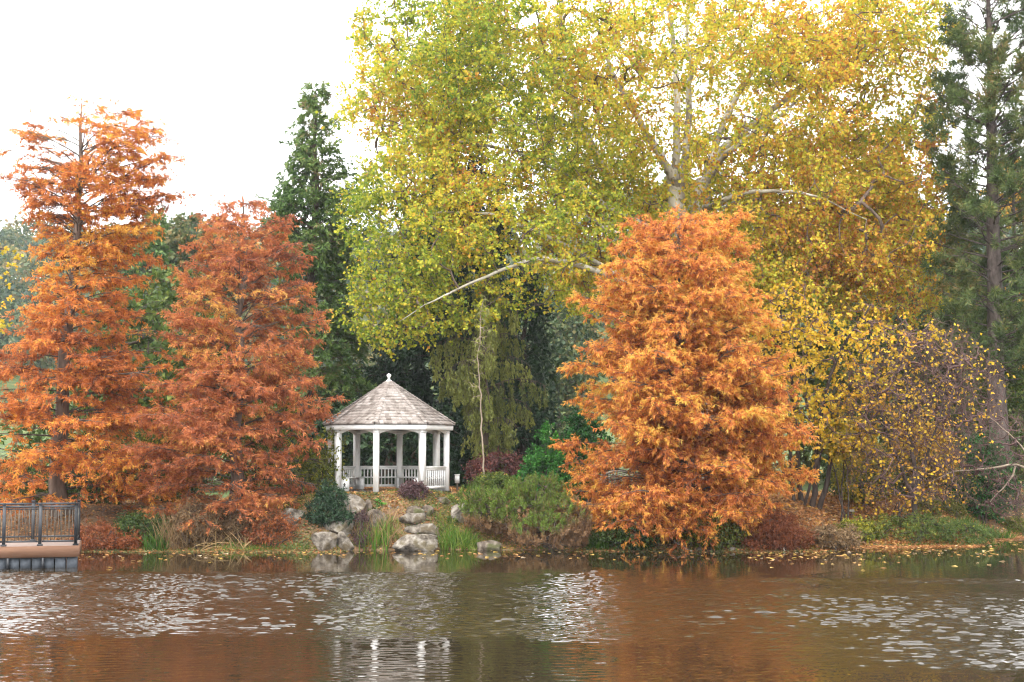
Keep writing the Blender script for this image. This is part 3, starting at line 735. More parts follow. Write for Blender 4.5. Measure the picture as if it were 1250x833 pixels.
# ------------------------------------------------------------------ the floating deck on the left
def make_deck():
    c = P(95.5, 664.4, 39.9); top = 0.605
    cx, cy = c[0], 39.9
    ang = math.radians(15)
    u = np.array([-math.cos(ang), -math.sin(ang), 0]); b = np.array([-math.sin(ang), math.cos(ang), 0])
    ang2 = math.atan2(u[1], u[0])
    root = thing('floating_deck', (cx, cy, 0), 'brown floating wooden deck with dark metal railings on black floats at the left edge', 'deck')
    o = np.array([cx, cy, 0.0])
    Ld, Dd = 8.0, 2.6
    rng = np.random.default_rng(8)
    m = MB()
    nbd = 19
    for j in range(nbd):
        w = Dd / nbd
        m.box(o + u * Ld / 2 + b * (w * (j + 0.5)) + [0, 0, top - 0.014], (Ld, w - 0.008, 0.028), ang2, rng.uniform())
    m.build('deck_boards', M['deck_top'], root)
    f = MB()
    f.box(o + u * Ld / 2 - b * 0.016 + [0, 0, top - 0.16], (Ld + 0.05, 0.03, 0.30), ang2, 0.5)
    f.box(o + b * Dd / 2 + u * -0.012 + [0, 0, top - 0.16], (0.026, Dd - 0.01, 0.30), ang2, 0.4)
    f.build('fascia', M['deck_wood'], root)
    j = MB(); j.box(o + u * Ld / 2 + b * Dd / 2 + [0, 0, 0.33], (Ld - 0.1, Dd - 0.1, 0.12), ang2)
    j.build('frame', M['dark_void'], root)
    for q in range(26):
        MB().box(o + u * (0.16 + 0.30 * q) + b * 0.52 + [0, 0, 0.10], (0.265, 0.9, 0.36), ang2, rng.uniform()).build('float', M['float'], root)
        if q % 3 == 2: MB().box(o + u * (0.16 + 0.30 * q + 0.15) + b * 0.02 + [0, 0, 0.13], (0.05, 0.10, 0.30), ang2, rng.uniform()).build('float_strut', M['metal'], root)
    def post(p):
        k = MB().box(p + [0, 0, top + 0.555], (0.088, 0.088, 1.11), ang2).box(p + [0, 0, top + 0.02], (0.15, 0.15, 0.04), ang2)
        k.box(p + [0, 0, top + 1.122], (0.125, 0.125, 0.025), ang2).box(p + [0, 0, top + 1.143], (0.085, 0.085, 0.018), ang2)
        k.build('post', M['metal'], root)
    def run(p0, dirv, n, sp, first=0.0):
        pts = [p0 + dirv * (first + sp * i) for i in range(n)]
        an = math.atan2(dirv[1], dirv[0])
        for i, p in enumerate(pts):
            post(p)
            if i == n - 1: break
            mid = p + dirv * sp / 2
            r = MB().box(mid + [0, 0, top + 1.05], (sp - 0.10, 0.06, 0.055), an)
            r.box(mid + [0, 0, top + 0.985], (sp - 0.10, 0.03, 0.03), an)
            rr = r.build('railing', M['metal'], root)
            MB().box(mid + [0, 0, top + 0.115], (sp - 0.10, 0.035, 0.05), an).build('bottom_rail', M['metal'], rr)
            for q in range(9):
                MB().box(p + dirv * (0.05 + (sp - 0.10) * (q + 0.5) / 9) + [0, 0, top + 0.555], (0.014, 0.014, 0.84), an).build('baluster', M['baluster'], rr)
    run(o + u * 0.07 + b * 0.07, u, 5, 0.93)
    run(o + u * 0.07 + b * (Dd - 0.07), u, 4, 1.25)
    run(o + u * 0.07 + b * 0.07, b, 2, Dd - 0.14)
    return root
make_deck()

# ------------------------------------------------------------------ rocks
def ico(n):
    import bmesh
    bm = bmesh.new(); bmesh.ops.create_icosphere(bm, subdivisions=n, radius=1.0)
    v = np.array([x.co[:] for x in bm.verts]); f = np.array([[x.index for x in q.verts] for q in bm.faces]); bm.free()
    return v, f
IV, IF = ico(5)
def rock(name, px, py, w, h, label, mat='rock', seed=0, flat=0.35, group=None, cat='rock', depth=0.8, back=0.0, Yv=None, wobble=0.22):
    p = hit(px, py) if Yv is None else np.array([P(px, py, Yv)[0], Yv, 0])
    Y = p[1]; k = Y / F_PX
    z0 = max(gz(p[0], Y), -0.02)
    rx, rz = w * k / 2, h * k
    ry = rx * depth
    rng = np.random.default_rng(seed)
    v = IV.copy()
    v = np.sign(v) * np.abs(v) ** (0.70 - 0.35 * flat)           # boxier than a ball
    rad = 1 + wobble * (1 - 0.6 * flat) * pnoise(IV, 1.5, seed) * 0.55 + 0.08 * pnoise(IV, 4.0, seed + 1) + 0.05 * pnoise(IV, 9.0, seed + 2) + 0.03 * pnoise(IV, 19.0, seed + 4)
    v = v * rad[:, None]
    if True:                                                    # a few sliced planes, as split stone has
        for q in range(13):
            nv = nrm(rng.normal(size=3) * np.array([1, 1, 0.8])); off = rng.uniform(0.58, 0.9)
            dd = v @ nv - off
            v = v - np.where(dd > 0, dd * 0.93, 0)[:, None] * nv
    v = v / np.abs(v).max(0)
    top = rz * 1.0; bury = 0.35 * rz + 0.06
    v = v * np.array([rx, ry, (top + bury) / 2]); v[:, 2] += (top - bury) / 2
    a = rng.uniform(-0.3, 0.3)
    v = np.stack([v[:, 0] * math.cos(a) - v[:, 1] * math.sin(a), v[:, 0] * math.sin(a) + v[:, 1] * math.cos(a), v[:, 2]], 1)
    c = np.array([p[0], Y + ry * 0.6 + back, z0])
    o = MB().add(v + c, IF).build(name, M[mat], None, base=c, smooth=True)
    return tag(o, label, cat, group)
gB = 'boulders set into the bank'; gS = 'rough stone steps up to the gazebo'
rock('boulder', 409, 651, 46, 24, 'largest pale lichen-blotched boulder below the dark green conifer shrub', 'pale_rock', 11, group=gB)
rock('boulder', 396, 672, 32, 24, 'grey dark-streaked boulder at the waterline left of the brown reeds', 'rock', 12, group=gB)
rock('boulder', 419, 672, 25, 23, 'smaller brown-footed boulder at the waterline touching the grey streaked one', 'rock', 13, group=gB)
rock('boulder', 431, 633, 44, 29, 'sloping grey boulder between the dark conifer shrub and the gazebo lawn', 'rock', 14, group=gB)
rock('boulder', 460, 642, 31, 19, 'mossy brown boulder in the bare soil left of the stone steps', 'brown_rock', 15, group=gB)
rock('boulder', 450, 623, 9, 13, 'small upright dark brown stone above the mossy brown boulder', 'brown_rock', 16, group=gB)
rock('stone_step', 505, 673, 58, 21, 'biggest stone step, pale on top, lowest and lapping the water', 'pale_rock', 21, 1.0, gS, 'stone step', 0.7)
rock('stone_step', 514, 652.5, 44, 12, 'long mottled stone step just above the lowest one', 'rock', 22, 1.0, gS, 'stone step', 0.7)
rock('stone_step', 504.5, 641, 40, 13, 'third grey stone step up from the water', 'rock', 23, 1.0, gS, 'stone step', 0.7)
rock('stone_step', 506, 628, 28, 14, 'topmost tan stone step below the purple barberry', 'brown_rock', 24, 0.9, gS, 'stone step', 0.8)
rock('boulder', 523, 629, 18, 11, 'small dark stone beside the topmost stone step', 'brown_rock', 25, group=gB)
rock('flat_stone', 541, 616, 29, 8, 'thin flat slab lying at the lawn edge right of the purple barberry', 'brown_rock', 26, 0.8, gB, 'rock')
rock('boulder', 563, 639, 29, 24, 'whitish boulder on the grassy slope left of the mugo pine', 'pale_rock', 27, group=gB)
rock('boulder', 594, 672, 36, 17, 'low tan waterline boulder under the left end of the mugo pine', 'brown_rock', 28, group=gB)
rock('boulder', 361, 641, 40, 22, 'pale boulder half hidden behind rust foliage left of the dark conifer shrub', 'pale_rock', 29, group=gB)
rock('boulder', 1163, 632, 20, 14, 'lone white rock on the right bank among grasses', 'pale_rock', 30)
rock('pebble', 475, 622, 6, 4, 'small white stone on bare soil, left one of the pair', 'pale_rock', 31, cat='stone')
rock('pebble', 485, 622, 5, 3.5, 'small white stone on bare soil, right one of the pair', 'pale_rock', 32, cat='stone')
rock('shore_stone', 853, 673, 9, 6, 'tan stone at the waterline below the right orange cypress', 'brown_rock', 33, cat='stone')
rock('shore_stone', 895, 673, 8, 5, 'grey stone at the waterline right of the tan shore stone', 'rock', 34, cat='stone')
rock('boulder', 681, 671, 40, 14, 'dark rounded rock in shadow under the mugo pine', 'brown_rock', 35, group=gB)

# ------------------------------------------------------------------ small furniture
def garden_bench():
    Y = 53.0; c = P(757, 592, Y); z = gz(c[0], Y)
    root = thing('garden_bench', (c[0], Y, z), 'weathered wooden bench with arched slatted back behind the right cypress', 'bench')
    w = 1.5; k = Y / F_PX; top = P(757, 575, Y)[2] - z; seat = max(top - 0.52, 0.40)
    n = 15
    b = MB()
    for i in range(n):
        x = -w / 2 + w * (i + 0.5) / n; h = top - 0.20 * (2 * x / w) ** 2
        b.box((c[0] + x, Y, z + (seat + h) / 2), (0.055, 0.03, h - seat))
    t = np.linspace(-1, 1, 15)
    b.tubes(np.stack([c[0] + t * w / 2, np.full(15, Y), z + top - 0.20 * t ** 2], 1), np.full(15, 0.045), 6)
    b.build('backrest', M['teak'], root)
    s = MB()
    for i in range(4): s.box((c[0], Y - 0.08 - 0.12 * i, z + seat), (w, 0.10, 0.035))
    s.build('seat', M['teak'], root)
    for sx in (-1, 1):
        for dy, hh in ((-0.45, seat + 0.2), (0.03, seat + 0.1)):
            MB().box((c[0] + sx * (w / 2 + 0.035), Y + dy, z + hh / 2), (0.065, 0.065, hh)).build('leg', M['teak'], root)
        MB().box((c[0] + sx * (w / 2 + 0.035), Y - 0.22, z + seat + 0.215), (0.08, 0.54, 0.03)).build('armrest', M['teak'], root)
garden_bench()
def utility_box():
    Y = 53.5; c = P(558, 592, Y); z = gz(c[0], Y); zt = P(558, 580, Y)[2]
    root = thing('utility_box', (c[0], Y, z), 'small white box on a post just right of the gazebo', 'utility box')
    MB().box((c[0], Y + 0.09, (z + zt) / 2), (0.06, 0.06, zt - z)).build('post', M['teak'], root)
    MB().box((c[0], Y, zt - 0.15), (0.17, 0.11, 0.30)).box((c[0], Y, zt + 0.01), (0.20, 0.14, 0.025)).build('box', M['white'], root)
utility_box()
def plaque():
    p = hit(1039, 634); z = p[2]
    root = thing('plant_sign', p, 'little pale tilted plant sign on a thin stake in the fallen leaves', 'sign')
    MB().box((p[0], p[1], z + 0.14), (0.02, 0.02, 0.30)).build('stake', M['metal'], root)
    a = math.radians(40); Rm = [[1, 0, 0], [0, math.cos(a), -math.sin(a)], [0, math.sin(a), math.cos(a)]]
    MB().box((p[0], p[1] - 0.02, z + 0.30), (0.22, 0.12, 0.012), 0, M=Rm).build('plate', M['teak'], root)
plaque()

# ------------------------------------------------------------------ the big trees
# left: tall orange bald cypress with an open, flat-headed top
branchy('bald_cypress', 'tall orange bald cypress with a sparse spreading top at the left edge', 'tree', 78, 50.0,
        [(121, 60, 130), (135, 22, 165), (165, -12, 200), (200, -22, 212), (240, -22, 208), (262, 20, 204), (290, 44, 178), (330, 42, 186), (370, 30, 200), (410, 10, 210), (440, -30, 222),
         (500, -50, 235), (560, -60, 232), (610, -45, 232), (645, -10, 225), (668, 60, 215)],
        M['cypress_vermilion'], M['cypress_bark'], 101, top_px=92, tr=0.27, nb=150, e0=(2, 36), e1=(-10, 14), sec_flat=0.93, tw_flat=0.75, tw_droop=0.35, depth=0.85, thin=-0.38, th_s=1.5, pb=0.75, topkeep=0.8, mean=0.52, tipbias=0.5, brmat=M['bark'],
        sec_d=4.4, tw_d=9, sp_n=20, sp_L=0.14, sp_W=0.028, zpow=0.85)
# the rust red one beside it
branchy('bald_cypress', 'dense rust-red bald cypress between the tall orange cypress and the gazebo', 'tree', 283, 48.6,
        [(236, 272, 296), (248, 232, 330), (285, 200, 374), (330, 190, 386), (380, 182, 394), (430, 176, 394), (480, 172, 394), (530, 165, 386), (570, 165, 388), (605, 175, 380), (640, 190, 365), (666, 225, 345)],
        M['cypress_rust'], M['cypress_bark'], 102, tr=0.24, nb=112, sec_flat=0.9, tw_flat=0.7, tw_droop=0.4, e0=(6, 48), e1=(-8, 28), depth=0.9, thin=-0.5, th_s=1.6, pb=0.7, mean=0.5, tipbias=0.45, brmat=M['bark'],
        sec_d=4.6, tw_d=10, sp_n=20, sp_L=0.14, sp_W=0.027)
# right: the bright orange one in the middle of the bank
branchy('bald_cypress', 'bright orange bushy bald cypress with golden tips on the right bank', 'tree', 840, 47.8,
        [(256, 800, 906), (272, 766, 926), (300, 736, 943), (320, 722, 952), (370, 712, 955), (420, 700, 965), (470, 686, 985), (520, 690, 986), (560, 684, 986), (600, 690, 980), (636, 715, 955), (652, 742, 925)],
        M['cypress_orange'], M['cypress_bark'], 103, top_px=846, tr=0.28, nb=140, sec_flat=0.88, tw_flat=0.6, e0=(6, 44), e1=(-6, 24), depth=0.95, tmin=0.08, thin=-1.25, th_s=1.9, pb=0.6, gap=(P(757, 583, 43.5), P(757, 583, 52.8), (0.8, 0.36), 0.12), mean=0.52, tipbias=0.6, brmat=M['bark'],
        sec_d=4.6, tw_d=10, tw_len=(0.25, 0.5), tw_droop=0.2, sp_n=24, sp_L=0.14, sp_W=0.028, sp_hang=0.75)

# the great sycamore
def syc_x(p):
    return 0.17 * sm((p[:, 0] - 2.0) / 11.0) - 0.06 * sm((-1.0 - p[:, 0]) / 5.0)
limbs = [
    ([(846, 660, 0), (845, 520, 0), (842, 400, 0), (838, 320, 0), (830, 265, 0), (823, 220, 0.2)], 0.62, 0.34),
    ([(846, 640, 0.4), (850, 500, 0.4), (852, 380, 0.5), (853, 300, 0.6), (855, 260, 0.6), (862, 222, 0.8)], 0.55, 0.36),
    ([(823, 222, 0.2), (808, 190, -0.3), (790, 165, -0.8), (772, 130, -1.2), (748, 92, -1.6), (735, 60, -2), (720, 10, -2.4)], 0.20, 0.04),
    ([(823, 222, 0.2), (826, 165, 0.4), (826, 110, 0.6), (821, 60, 1), (815, -10, 1.2), (818, -90, 1.5)], 0.19, 0.05),
    ([(830, 240, 0.2), (840, 165, -0.5), (843, 105, -1.0), (848, 85, -1.2), (842, 40, -1.6), (852, -30, -2)], 0.17, 0.04),
    ([(862, 222, 0.8), (868, 190, 1.2), (880, 150, 1.8), (905, 100, 2.5), (935, 50, 3), (955, -20, 3.5)], 0.21, 0.05),
    ([(862, 222, 0.8), (885, 190, 0), (910, 172, -0.8), (940, 150, -1.5), (975, 122, -2), (1010, 90, -2.5)], 0.17, 0.03),
    ([(855, 255, 0.4), (875, 250, -0.6), (900, 241, -1.5), (940, 235, -2.5), (975, 237, -3.2), (1010, 246, -3.8), (1060, 270, -4.2)], 0.13, 0.012),
    ([(838, 330, 0), (790, 300, -1), (738, 275, -2.4), (720, 258, -3), (700, 254, -3.5), (670, 250, -4)], 0.13, 0.03),
    ([(836, 300, 0), (790, 280, -0.5), (740, 258, -1.4), (715, 240, -2), (695, 222, -2.4), (660, 205, -3)], 0.13, 0.03),
    ([(840, 380, 0), (770, 345, -2), (700, 318, -4), (655, 312, -5), (620, 322, -5.6), (575, 342, -6), (530, 362, -6.4), (490, 385, -6.6)], 0.15, 0.008),
    ([(842, 390, 0.2), (900, 350, 1.5), (970, 320, 2.5), (1040, 310, 3.5), (1090, 320, 4)], 0.22, 0.06),
    ([(838, 350, 0.4), (780, 270, 2), (720, 170, 3.5), (697, 110, 4), (688, 50, 4.4), (690, -60, 5)], 0.32, 0.10),
    ([(720, 170, 3.5), (660, 130, 3), (600, 90, 2), (540, 60, 1), (480, 40, 0.5)], 0.13, 0.02),
    ([(760, 238, 2.5), (680, 200, 1), (600, 180, 0), (520, 170, -0.6), (440, 190, -1)], 0.11, 0.015),
    ([(770, 345, -2), (680, 290, -2), (600, 260, -2.6), (520, 260, -3.4), (450, 280, -4)], 0.10, 0.012),
    ([(862, 200, 1), (930, 140, 3), (1010, 80, 4), (1080, 40, 4.4)], 0.2, 0.06),
]
broad('sycamore', 'giant yellow-green sycamore with pale mottled limbs filling the upper middle', 'tree', 846, 60.0,
      [(800, 110, 1, 300, 175, 8.5), (640, 120, -0.5, 170, 180, 6), (520, 50, 0, 98, 130, 4.5), (470, 20, 0, 45, 60, 2.5), (1085, 40, 0, 70, 110, 4), (930, 330, 1, 130, 80, 4), (1070, 350, 0, 80, 60, 3), (740, 340, -1, 60, 55, 3), (475, 180, -2, 75, 95, 3.2), (500, 270, -4, 78, 105, 2.8), (540, 338, -5.4, 100, 66, 2.0), (480, 375, -5.6, 58, 50, 1.6),
       (650, 285, -4, 120, 92, 3), (760, 290, -1, 130, 90, 4.5), (960, 200, 0, 130, 170, 6), (1050, 130, 0.5, 95, 150, 5), (1075, 280, -1, 72, 95, 3.5), (980, 320, -1, 110, 75, 4), (1100, 200, 0, 48, 120, 3.5)],
      5600, 64, 0.95, 0.140, 0.122, M['sycamore_leaf'], M['sycamore_bark'], 104, limbs=limbs, mean=0.45, var=0.17, thin=-0.75, tscale=1.1, shell=0.35, pipe=0.008, colx=syc_x, window=(P(845, 185, 55.5), 4.4, 0.5), twr=0.004, twmat=M['cypress_bark'], wide=0.5)

# conifers behind the gazebo
branchy('cedar', 'tall pointed green conifer rising behind the rust-red cypress and gazebo', 'tree', 372, 62.0,
        [(108, 369, 375), (130, 361, 384), (165, 346, 400), (200, 331, 414), (250, 314, 432), (300, 312, 438), (350, 330, 432), (400, 335, 440), (450, 330, 448), (500, 328, 455), (560, 326, 460), (600, 330, 458)],
        M['green_conifer'], M['bark'], 105, tr=0.3, nb=230, e0=(0, 40), e1=(-8, 30), depth=1.0, thin=-1.2, mean=0.55, tipbias=0.3, sec_d=3.2, tw_d=6, tw_len=(0.3, 0.55), sp_n=26, sp_L=0.19, sp_W=0.055, sp_hang=0.35, tw_r=0)
branchy('dark_conifer', 'broad dark green conifer behind the sycamore boughs and the weeping spruce', 'tree', 556, 66.0,
        [(70, 552, 560), (130, 528, 582), (200, 505, 605), (280, 478, 630), (360, 455, 650), (440, 430, 668), (520, 420, 675), (600, 420, 675)],
        M['dark_conifer'], M['dark_bark'], 106, tr=0.35, nb=150, e0=(0, 30), e1=(-12, 20), depth=0.8, mean=0.45, tipbias=0.2, sec_d=3.0, tw_d=5, tw_len=(0.35, 0.65), sp_n=13, sp_L=0.30, sp_W=0.10, sp_hang=0.5, tw_r=0)
branchy('dark_conifer', 'narrow dark green conifer between the weeping spruce and the pale hill gap', 'tree', 640, 63.0,
        [(330, 636, 645), (380, 618, 658), (440, 610, 668), (500, 605, 678), (560, 600, 682), (600, 600, 684)],
        M['dark_conifer'], M['dark_bark'], 107, tr=0.2, nb=90, e0=(0, 30), e1=(-12, 20), depth=1.0, mean=0.5, tipbias=0.2, sec_d=3.0, tw_d=5, tw_len=(0.35, 0.65), sp_n=13, sp_L=0.28, sp_W=0.09, sp_hang=0.5, tw_r=0)
branchy('weeping_spruce', 'olive weeping spruce with hanging curtains of foliage right of the gazebo', 'tree', 585, 56.5,
        [(305, 572, 592), (340, 556, 604), (380, 528, 632), (420, 510, 646), (455, 502, 668), (490, 520, 668), (530, 545, 652), (560, 565, 630)],
        M['weeping'], M['bark'], 108, tr=0.13, nb=38, e0=(30, 40), e1=(-52, -30), depth=0.9, mean=0.55, tipbias=0.2, sec_d=12.0, pb=0.6, sec_len=0.18, sec_min=0.7, sec_ang=60, sec_droop=1.6, sec_flat=0.7, hang_sec=0.75, tmin=0.08,
        tw_d=15, tw_len=(0.06, 0.15), tw_droop=1.2, tw_flat=0.2, tw_r=0, sp_n=11, sp_L=0.10, sp_W=0.032, sp_hang=1.0, sp_ang=35)

# right edge: the pine
def pine(name, label, px, Y, env, seed, tr, nb, **kw):
    a = dict(top_px=px + 4, tr=tr, nb=nb, e0=(-5, 35), e1=(12, 38), depth=0.95, thin=-0.72, mean=0.52, tipbias=0.2, sec_d=3.2, sec_len=0.42, tmin=0.3, sec_droop=-0.3, tw_r=0.002, tw_d=5.5, tw_len=(0.25, 0.5), tw_droop=-0.3, tw_tmin=0.35,
             sp_n=30, sp_L=0.25, sp_W=0.036, sp_hang=0.1, sp_ang=48)
    a.update(kw)
    return branchy(name, label, 'tree', px, Y, env, M['pine_needle'], M['pine_bark'], seed, **a)
pine('pine', 'tall pine with a thick straight trunk and open limbs at the right edge', 1214, 57.0,
     [(-70, 1190, 1250), (-35, 1160, 1290), (0, 1128, 1300), (80, 1116, 1310), (160, 1118, 1315), (230, 1114, 1310), (300, 1120, 1310), (360, 1140, 1310), (420, 1150, 1300), (455, 1165, 1290)], 109, 0.40, 125)
pine('pine', 'thin pine standing close behind the thick-trunked pine', 1234, 64.0,
     [(150, 1222, 1250), (230, 1195, 1275), (320, 1180, 1290), (400, 1175, 1295), (450, 1180, 1290)], 110, 0.17, 60)
pine('pine', 'hazy pine filling the gap between sycamore and thick pine', 1168, 70.0,
     [(225, 1160, 1176), (270, 1140, 1196), (330, 1128, 1205), (390, 1120, 1210), (450, 1115, 1215), (510, 1118, 1210)], 111, 0.2, 70, thin=-0.6)

# small trees on the right bank
def lim(*pts): return list(pts)
broad('yellow_tree', 'multi-stemmed dark-trunked small tree with yellow leaves right of the orange cypress', 'tree', 988, 51.0,
      [(1010, 430, 0, 90, 75, 2.2), (960, 400, 0.4, 62, 60, 1.8), (1085, 430, 0, 85, 62, 2.0), (1010, 520, -0.4, 60, 45, 1.5), (975, 480, 0, 45, 70, 1.4), (1090, 510, 0, 70, 50, 1.6)],
      600, 16, 0.7, 0.15, 0.12, M['yellow_leaf'], M['dark_bark'], 112, mean=0.5, thin=-0.7, tscale=0.9, twr=0.006, pipe=0.010, shell=0.2, droop=0.5, keep=0.6, twmat=M['twig'],
      limbs=[(lim((989, 626, 0), (996, 580, 0), (999, 540, -.2), (1006, 480, -.4), (1036, 420, -.5), (1066, 380, -.6)), 0.11, 0.03), (lim((982, 626, .2), (976, 570, .2), (972, 510, .3), (971, 440, .4), (956, 380, .5)), 0.10, 0.03),
             (lim((999, 624, .1), (1014, 565, .1), (1016, 500, .2), (1056, 450, .4), (1116, 410, .5)), 0.10, 0.025), (lim((976, 626, -.2), (989, 590, -.3), (1004, 545, -.6), (1044, 525, -.9), (1104, 545, -1.2)), 0.06, 0.015),
             (lim((972, 625, 0), (964, 575, .2), (959, 520, .5), (941, 450, .8)), 0.07, 0.02), (lim((994, 622, .3), (999, 550, .8), (981, 470, 1.2), (996, 400, 1.5)), 0.07, 0.02)])
broad('bare_tree', 'purplish small tree almost bare of leaves, its last ones yellow, right of the yellow-leaved tree', 'tree', 1112, 50.0,
      [(1110, 470, 0, 85, 72, 2.0), (1150, 440, 0.5, 55, 52, 1.6), (1070, 520, 0, 62, 55, 1.6), (1150, 520, 0, 55, 50, 1.5), (1110, 580, 0, 78, 42, 1.5), (1190, 470, 0.6, 40, 60, 1.4)],
      1500, 24, 0.75, 0.13, 0.10, M['yellow_leaf'], M['dark_bark'], 113, twmat=M['twig'], mean=0.6, keep=0.052, twr=0.006, pipe=0.007, shell=0.25, droop=0.2,
      limbs=[(lim((1115, 640, 0), (1116, 595, 0), (1112, 540, 0), (1105, 480, .1), (1110, 410, .2)), 0.11, 0.02), (lim((1116, 600, 0), (1130, 560, -.2), (1150, 510, -.4), (1165, 450, -.5)), 0.07, 0.015), (lim((1115, 610, 0), (1095, 565, -.2), (1075, 520, -.4), (1060, 470, -.5)), 0.07, 0.015)])
broad('leaning_tree', 'greyish leafless tree reaching in low from the right edge', 'tree', 1275, 52.0,
      [(1195, 560, 0, 55, 30, 1.2), (1225, 590, -0.3, 48, 42, 1.2), (1215, 520, 0.4, 45, 30, 1.2), (1245, 620, 0, 25, 22, 1)],
      520, 24, 0.7, 0.1, 0.07, M['dry'], M['pale_twig'], 114, twmat=M['twig'], keep=0.05, pipe=0.007, shell=0.2,
      limbs=[(lim((1285, 640, 0), (1272, 590, 0), (1240, 566, -.2), (1200, 571, -.4), (1165, 572, -.6), (1135, 584, -.8)), 0.06, 0.008), (lim((1272, 590, 0), (1250, 545, 0.2), (1215, 515, .3), (1180, 500, .4)), 0.04, 0.008), (lim((1240, 568, -.2), (1225, 590, -.4), (1205, 610, -.5)), 0.04, 0.01)])
# a thin bare-stemmed sapling in front of the weeping spruce
broad('slender_sapling', 'slender pale-stemmed drooping sapling in front of the weeping spruce', 'tree', 592, 52.5,
      [(587, 430, 0, 10, 45, 0.3), (592, 385, 0, 8, 30, 0.3), (580, 470, 0, 8, 20, 0.25)], 34, 40, 0.3, 0.09, 0.028, M['weeping'], M['pale_twig'], 115,
      limbs=[(lim((592, 606, 0), (591, 560, 0), (590, 510, 0), (586, 470, 0), (583, 445, 0), (588, 410, 0), (592, 365, 0)), 0.036, 0.010)], droop=1.4, mean=0.55)
broad('yellow_birch', 'thin yellow-leaved tree just reaching into the far left edge', 'tree', -40, 72.0,
      [(-5, 350, 0, 28, 55, 1.5), (-50, 330, 0, 40, 80, 2)], 90, 16, 0.8, 0.19, 0.16, M['yellow_leaf'], M['bark'], 116, tr=0.12, mean=0.3)

# trees in the middle distance
gM = 'trees behind the pond garden'
def back(name, label, px, Y, ells, n, leaf, seed, lL=0.3, lW=0.24, spread=1.1, nl=32, mean=0.45, tr=0.22, **kw):
    return broad(name, label, 'tree', px, Y, ells, n, nl, spread, lL, lW, M[leaf], M['bark'], seed, tr=tr, mean=mean, group=gM, twr=0.006, tw=False, shell=0.6, **kw)
back('background_tree', 'hazy green tree in the gap between weeping spruce and orange cypress', 686, 100.0, [(690, 430, 0, 42, 75, 5), (680, 520, 0, 45, 70, 5)], 420, 'far_leaf', 201, 0.34, 0.26)
back('background_tree', 'golden-olive tree behind the right shoulder of the orange cypress', 930, 76.0, [(930, 360, 0, 110, 110, 5), (860, 420, 0, 110, 130, 4), (960, 500, 0, 110, 90, 4)], 800, 'olive', 202, mean=0.3)
back('background_tree', 'pinkish orange tree glimpsed low through the sycamore right side', 1050, 84.0, [(1040, 235, 0, 70, 70, 5), (1090, 300, 0, 60, 60, 4)], 420, 'golden', 203, mean=0.6)
back('background_tree', 'mid green tree behind the purplish bare tree', 1085, 68.0, [(1085, 430, 0, 80, 80, 4), (1090, 530, 0, 100, 80, 4), (1180, 520, 0, 70, 90, 3)], 620, 'green_shrub', 204, mean=0.5)
back('background_tree', 'golden yellow tree beyond the pines at the right edge', 1262, 78.0, [(1262, 225, 0, 45, 42, 3), (1255, 420, 0, 45, 70, 3)], 280, 'golden', 205, mean=0.7)
back('background_tree', 'green broad tree behind the trunks of the two left cypresses', 190, 68.0, [(190, 440, 0, 95, 110, 4), (130, 540, 0, 120, 80, 3), (250, 520, 0, 90, 110, 3)], 700, 'green_shrub', 206, mean=0.5, thin=-0.6)
back('background_tree', 'pale green rounded treetop between the left cypresses and the pointed conifer', 228, 90.0, [(232, 310, 0, 42, 46, 3), (270, 330, 0, 40, 50, 3), (150, 318, 0, 30, 36, 3)], 380, 'far_leaf', 207, mean=0.55)
back('background_tree', 'shaded olive tree in the gap left of the pines', 1135, 80.0, [(1130, 370, 0, 70, 90, 4), (1160, 480, 0, 80, 90, 4)], 520, 'olive', 208, mean=0.3)
branchy('spruce', 'small dark spruce top peeping between the two left cypresses', 'tree', 192, 74.0, [(252, 189, 195), (275, 178, 208), (310, 172, 216), (400, 160, 226), (480, 155, 230)], M['green_conifer'], M['dark_bark'], 209,
        tr=0.18, nb=70, e0=(0, 30), e1=(0, 30), mean=0.35, sec_d=3, tw_d=5, tw_len=(0.3, 0.5), sp_n=12, sp_L=0.28, sp_W=0.10, tw_r=0, group=gM)
back('background_tree', 'dense dark holly-like tree filling in behind the gazebo posts', 470, 60.0, [(470, 560, 0, 90, 70, 2), (400, 560, 0, 60, 80, 2), (560, 560, 0, 60, 60, 2)], 520, 'dark_conifer', 210, 0.22, 0.14, spread=0.8, nl=40, mean=0.55)

# the wooded hill far off
def far_wood():
    rng = np.random.default_rng(77)
    lm = MB()
    n = 0
    pts = []
    while n < 420:
        y = rng.uniform(185, 380); x = rng.uniform(-0.45, 0.48) * y
        z = gz(x, y); hgt = rng.uniform(9, 16); r = rng.uniform(3.2, 5.5)
        pts.append((x, y, z, hgt, r)); n += 1
    for x, y, z, hgt, r in pts:
        k = 420
        d = nrm(rng.normal(size=(k, 3))); rad = rng.uniform(0.6, 1.0, k)[:, None] * (1 + 0.25 * pnoise(d, 3.0, int(x * 10) % 997))[:, None]
        p = np.array([x, y, z + hgt * 0.58]) + d * rad * np.array([r, r, hgt * 0.45])
        ax = nrm(rng.normal(size=(k, 3))); nr_ = nrm(d + rng.normal(size=(k, 3)) * 0.6)
        c = rng.uniform(0.1, 0.85) + rng.normal(size=k) * 0.12
        lm.leaves(p, ax, nr_, rng.uniform(0.7, 1.3, k), rng.uniform(0.6, 1.0, k), np.clip(c, 0.01, 0.99))
    o = lm.build('far_wood', M['far_leaf'])
    tag(o, 'hazy mixed woodland covering the distant hill at the left', 'woodland', kind='stuff')
far_wood()

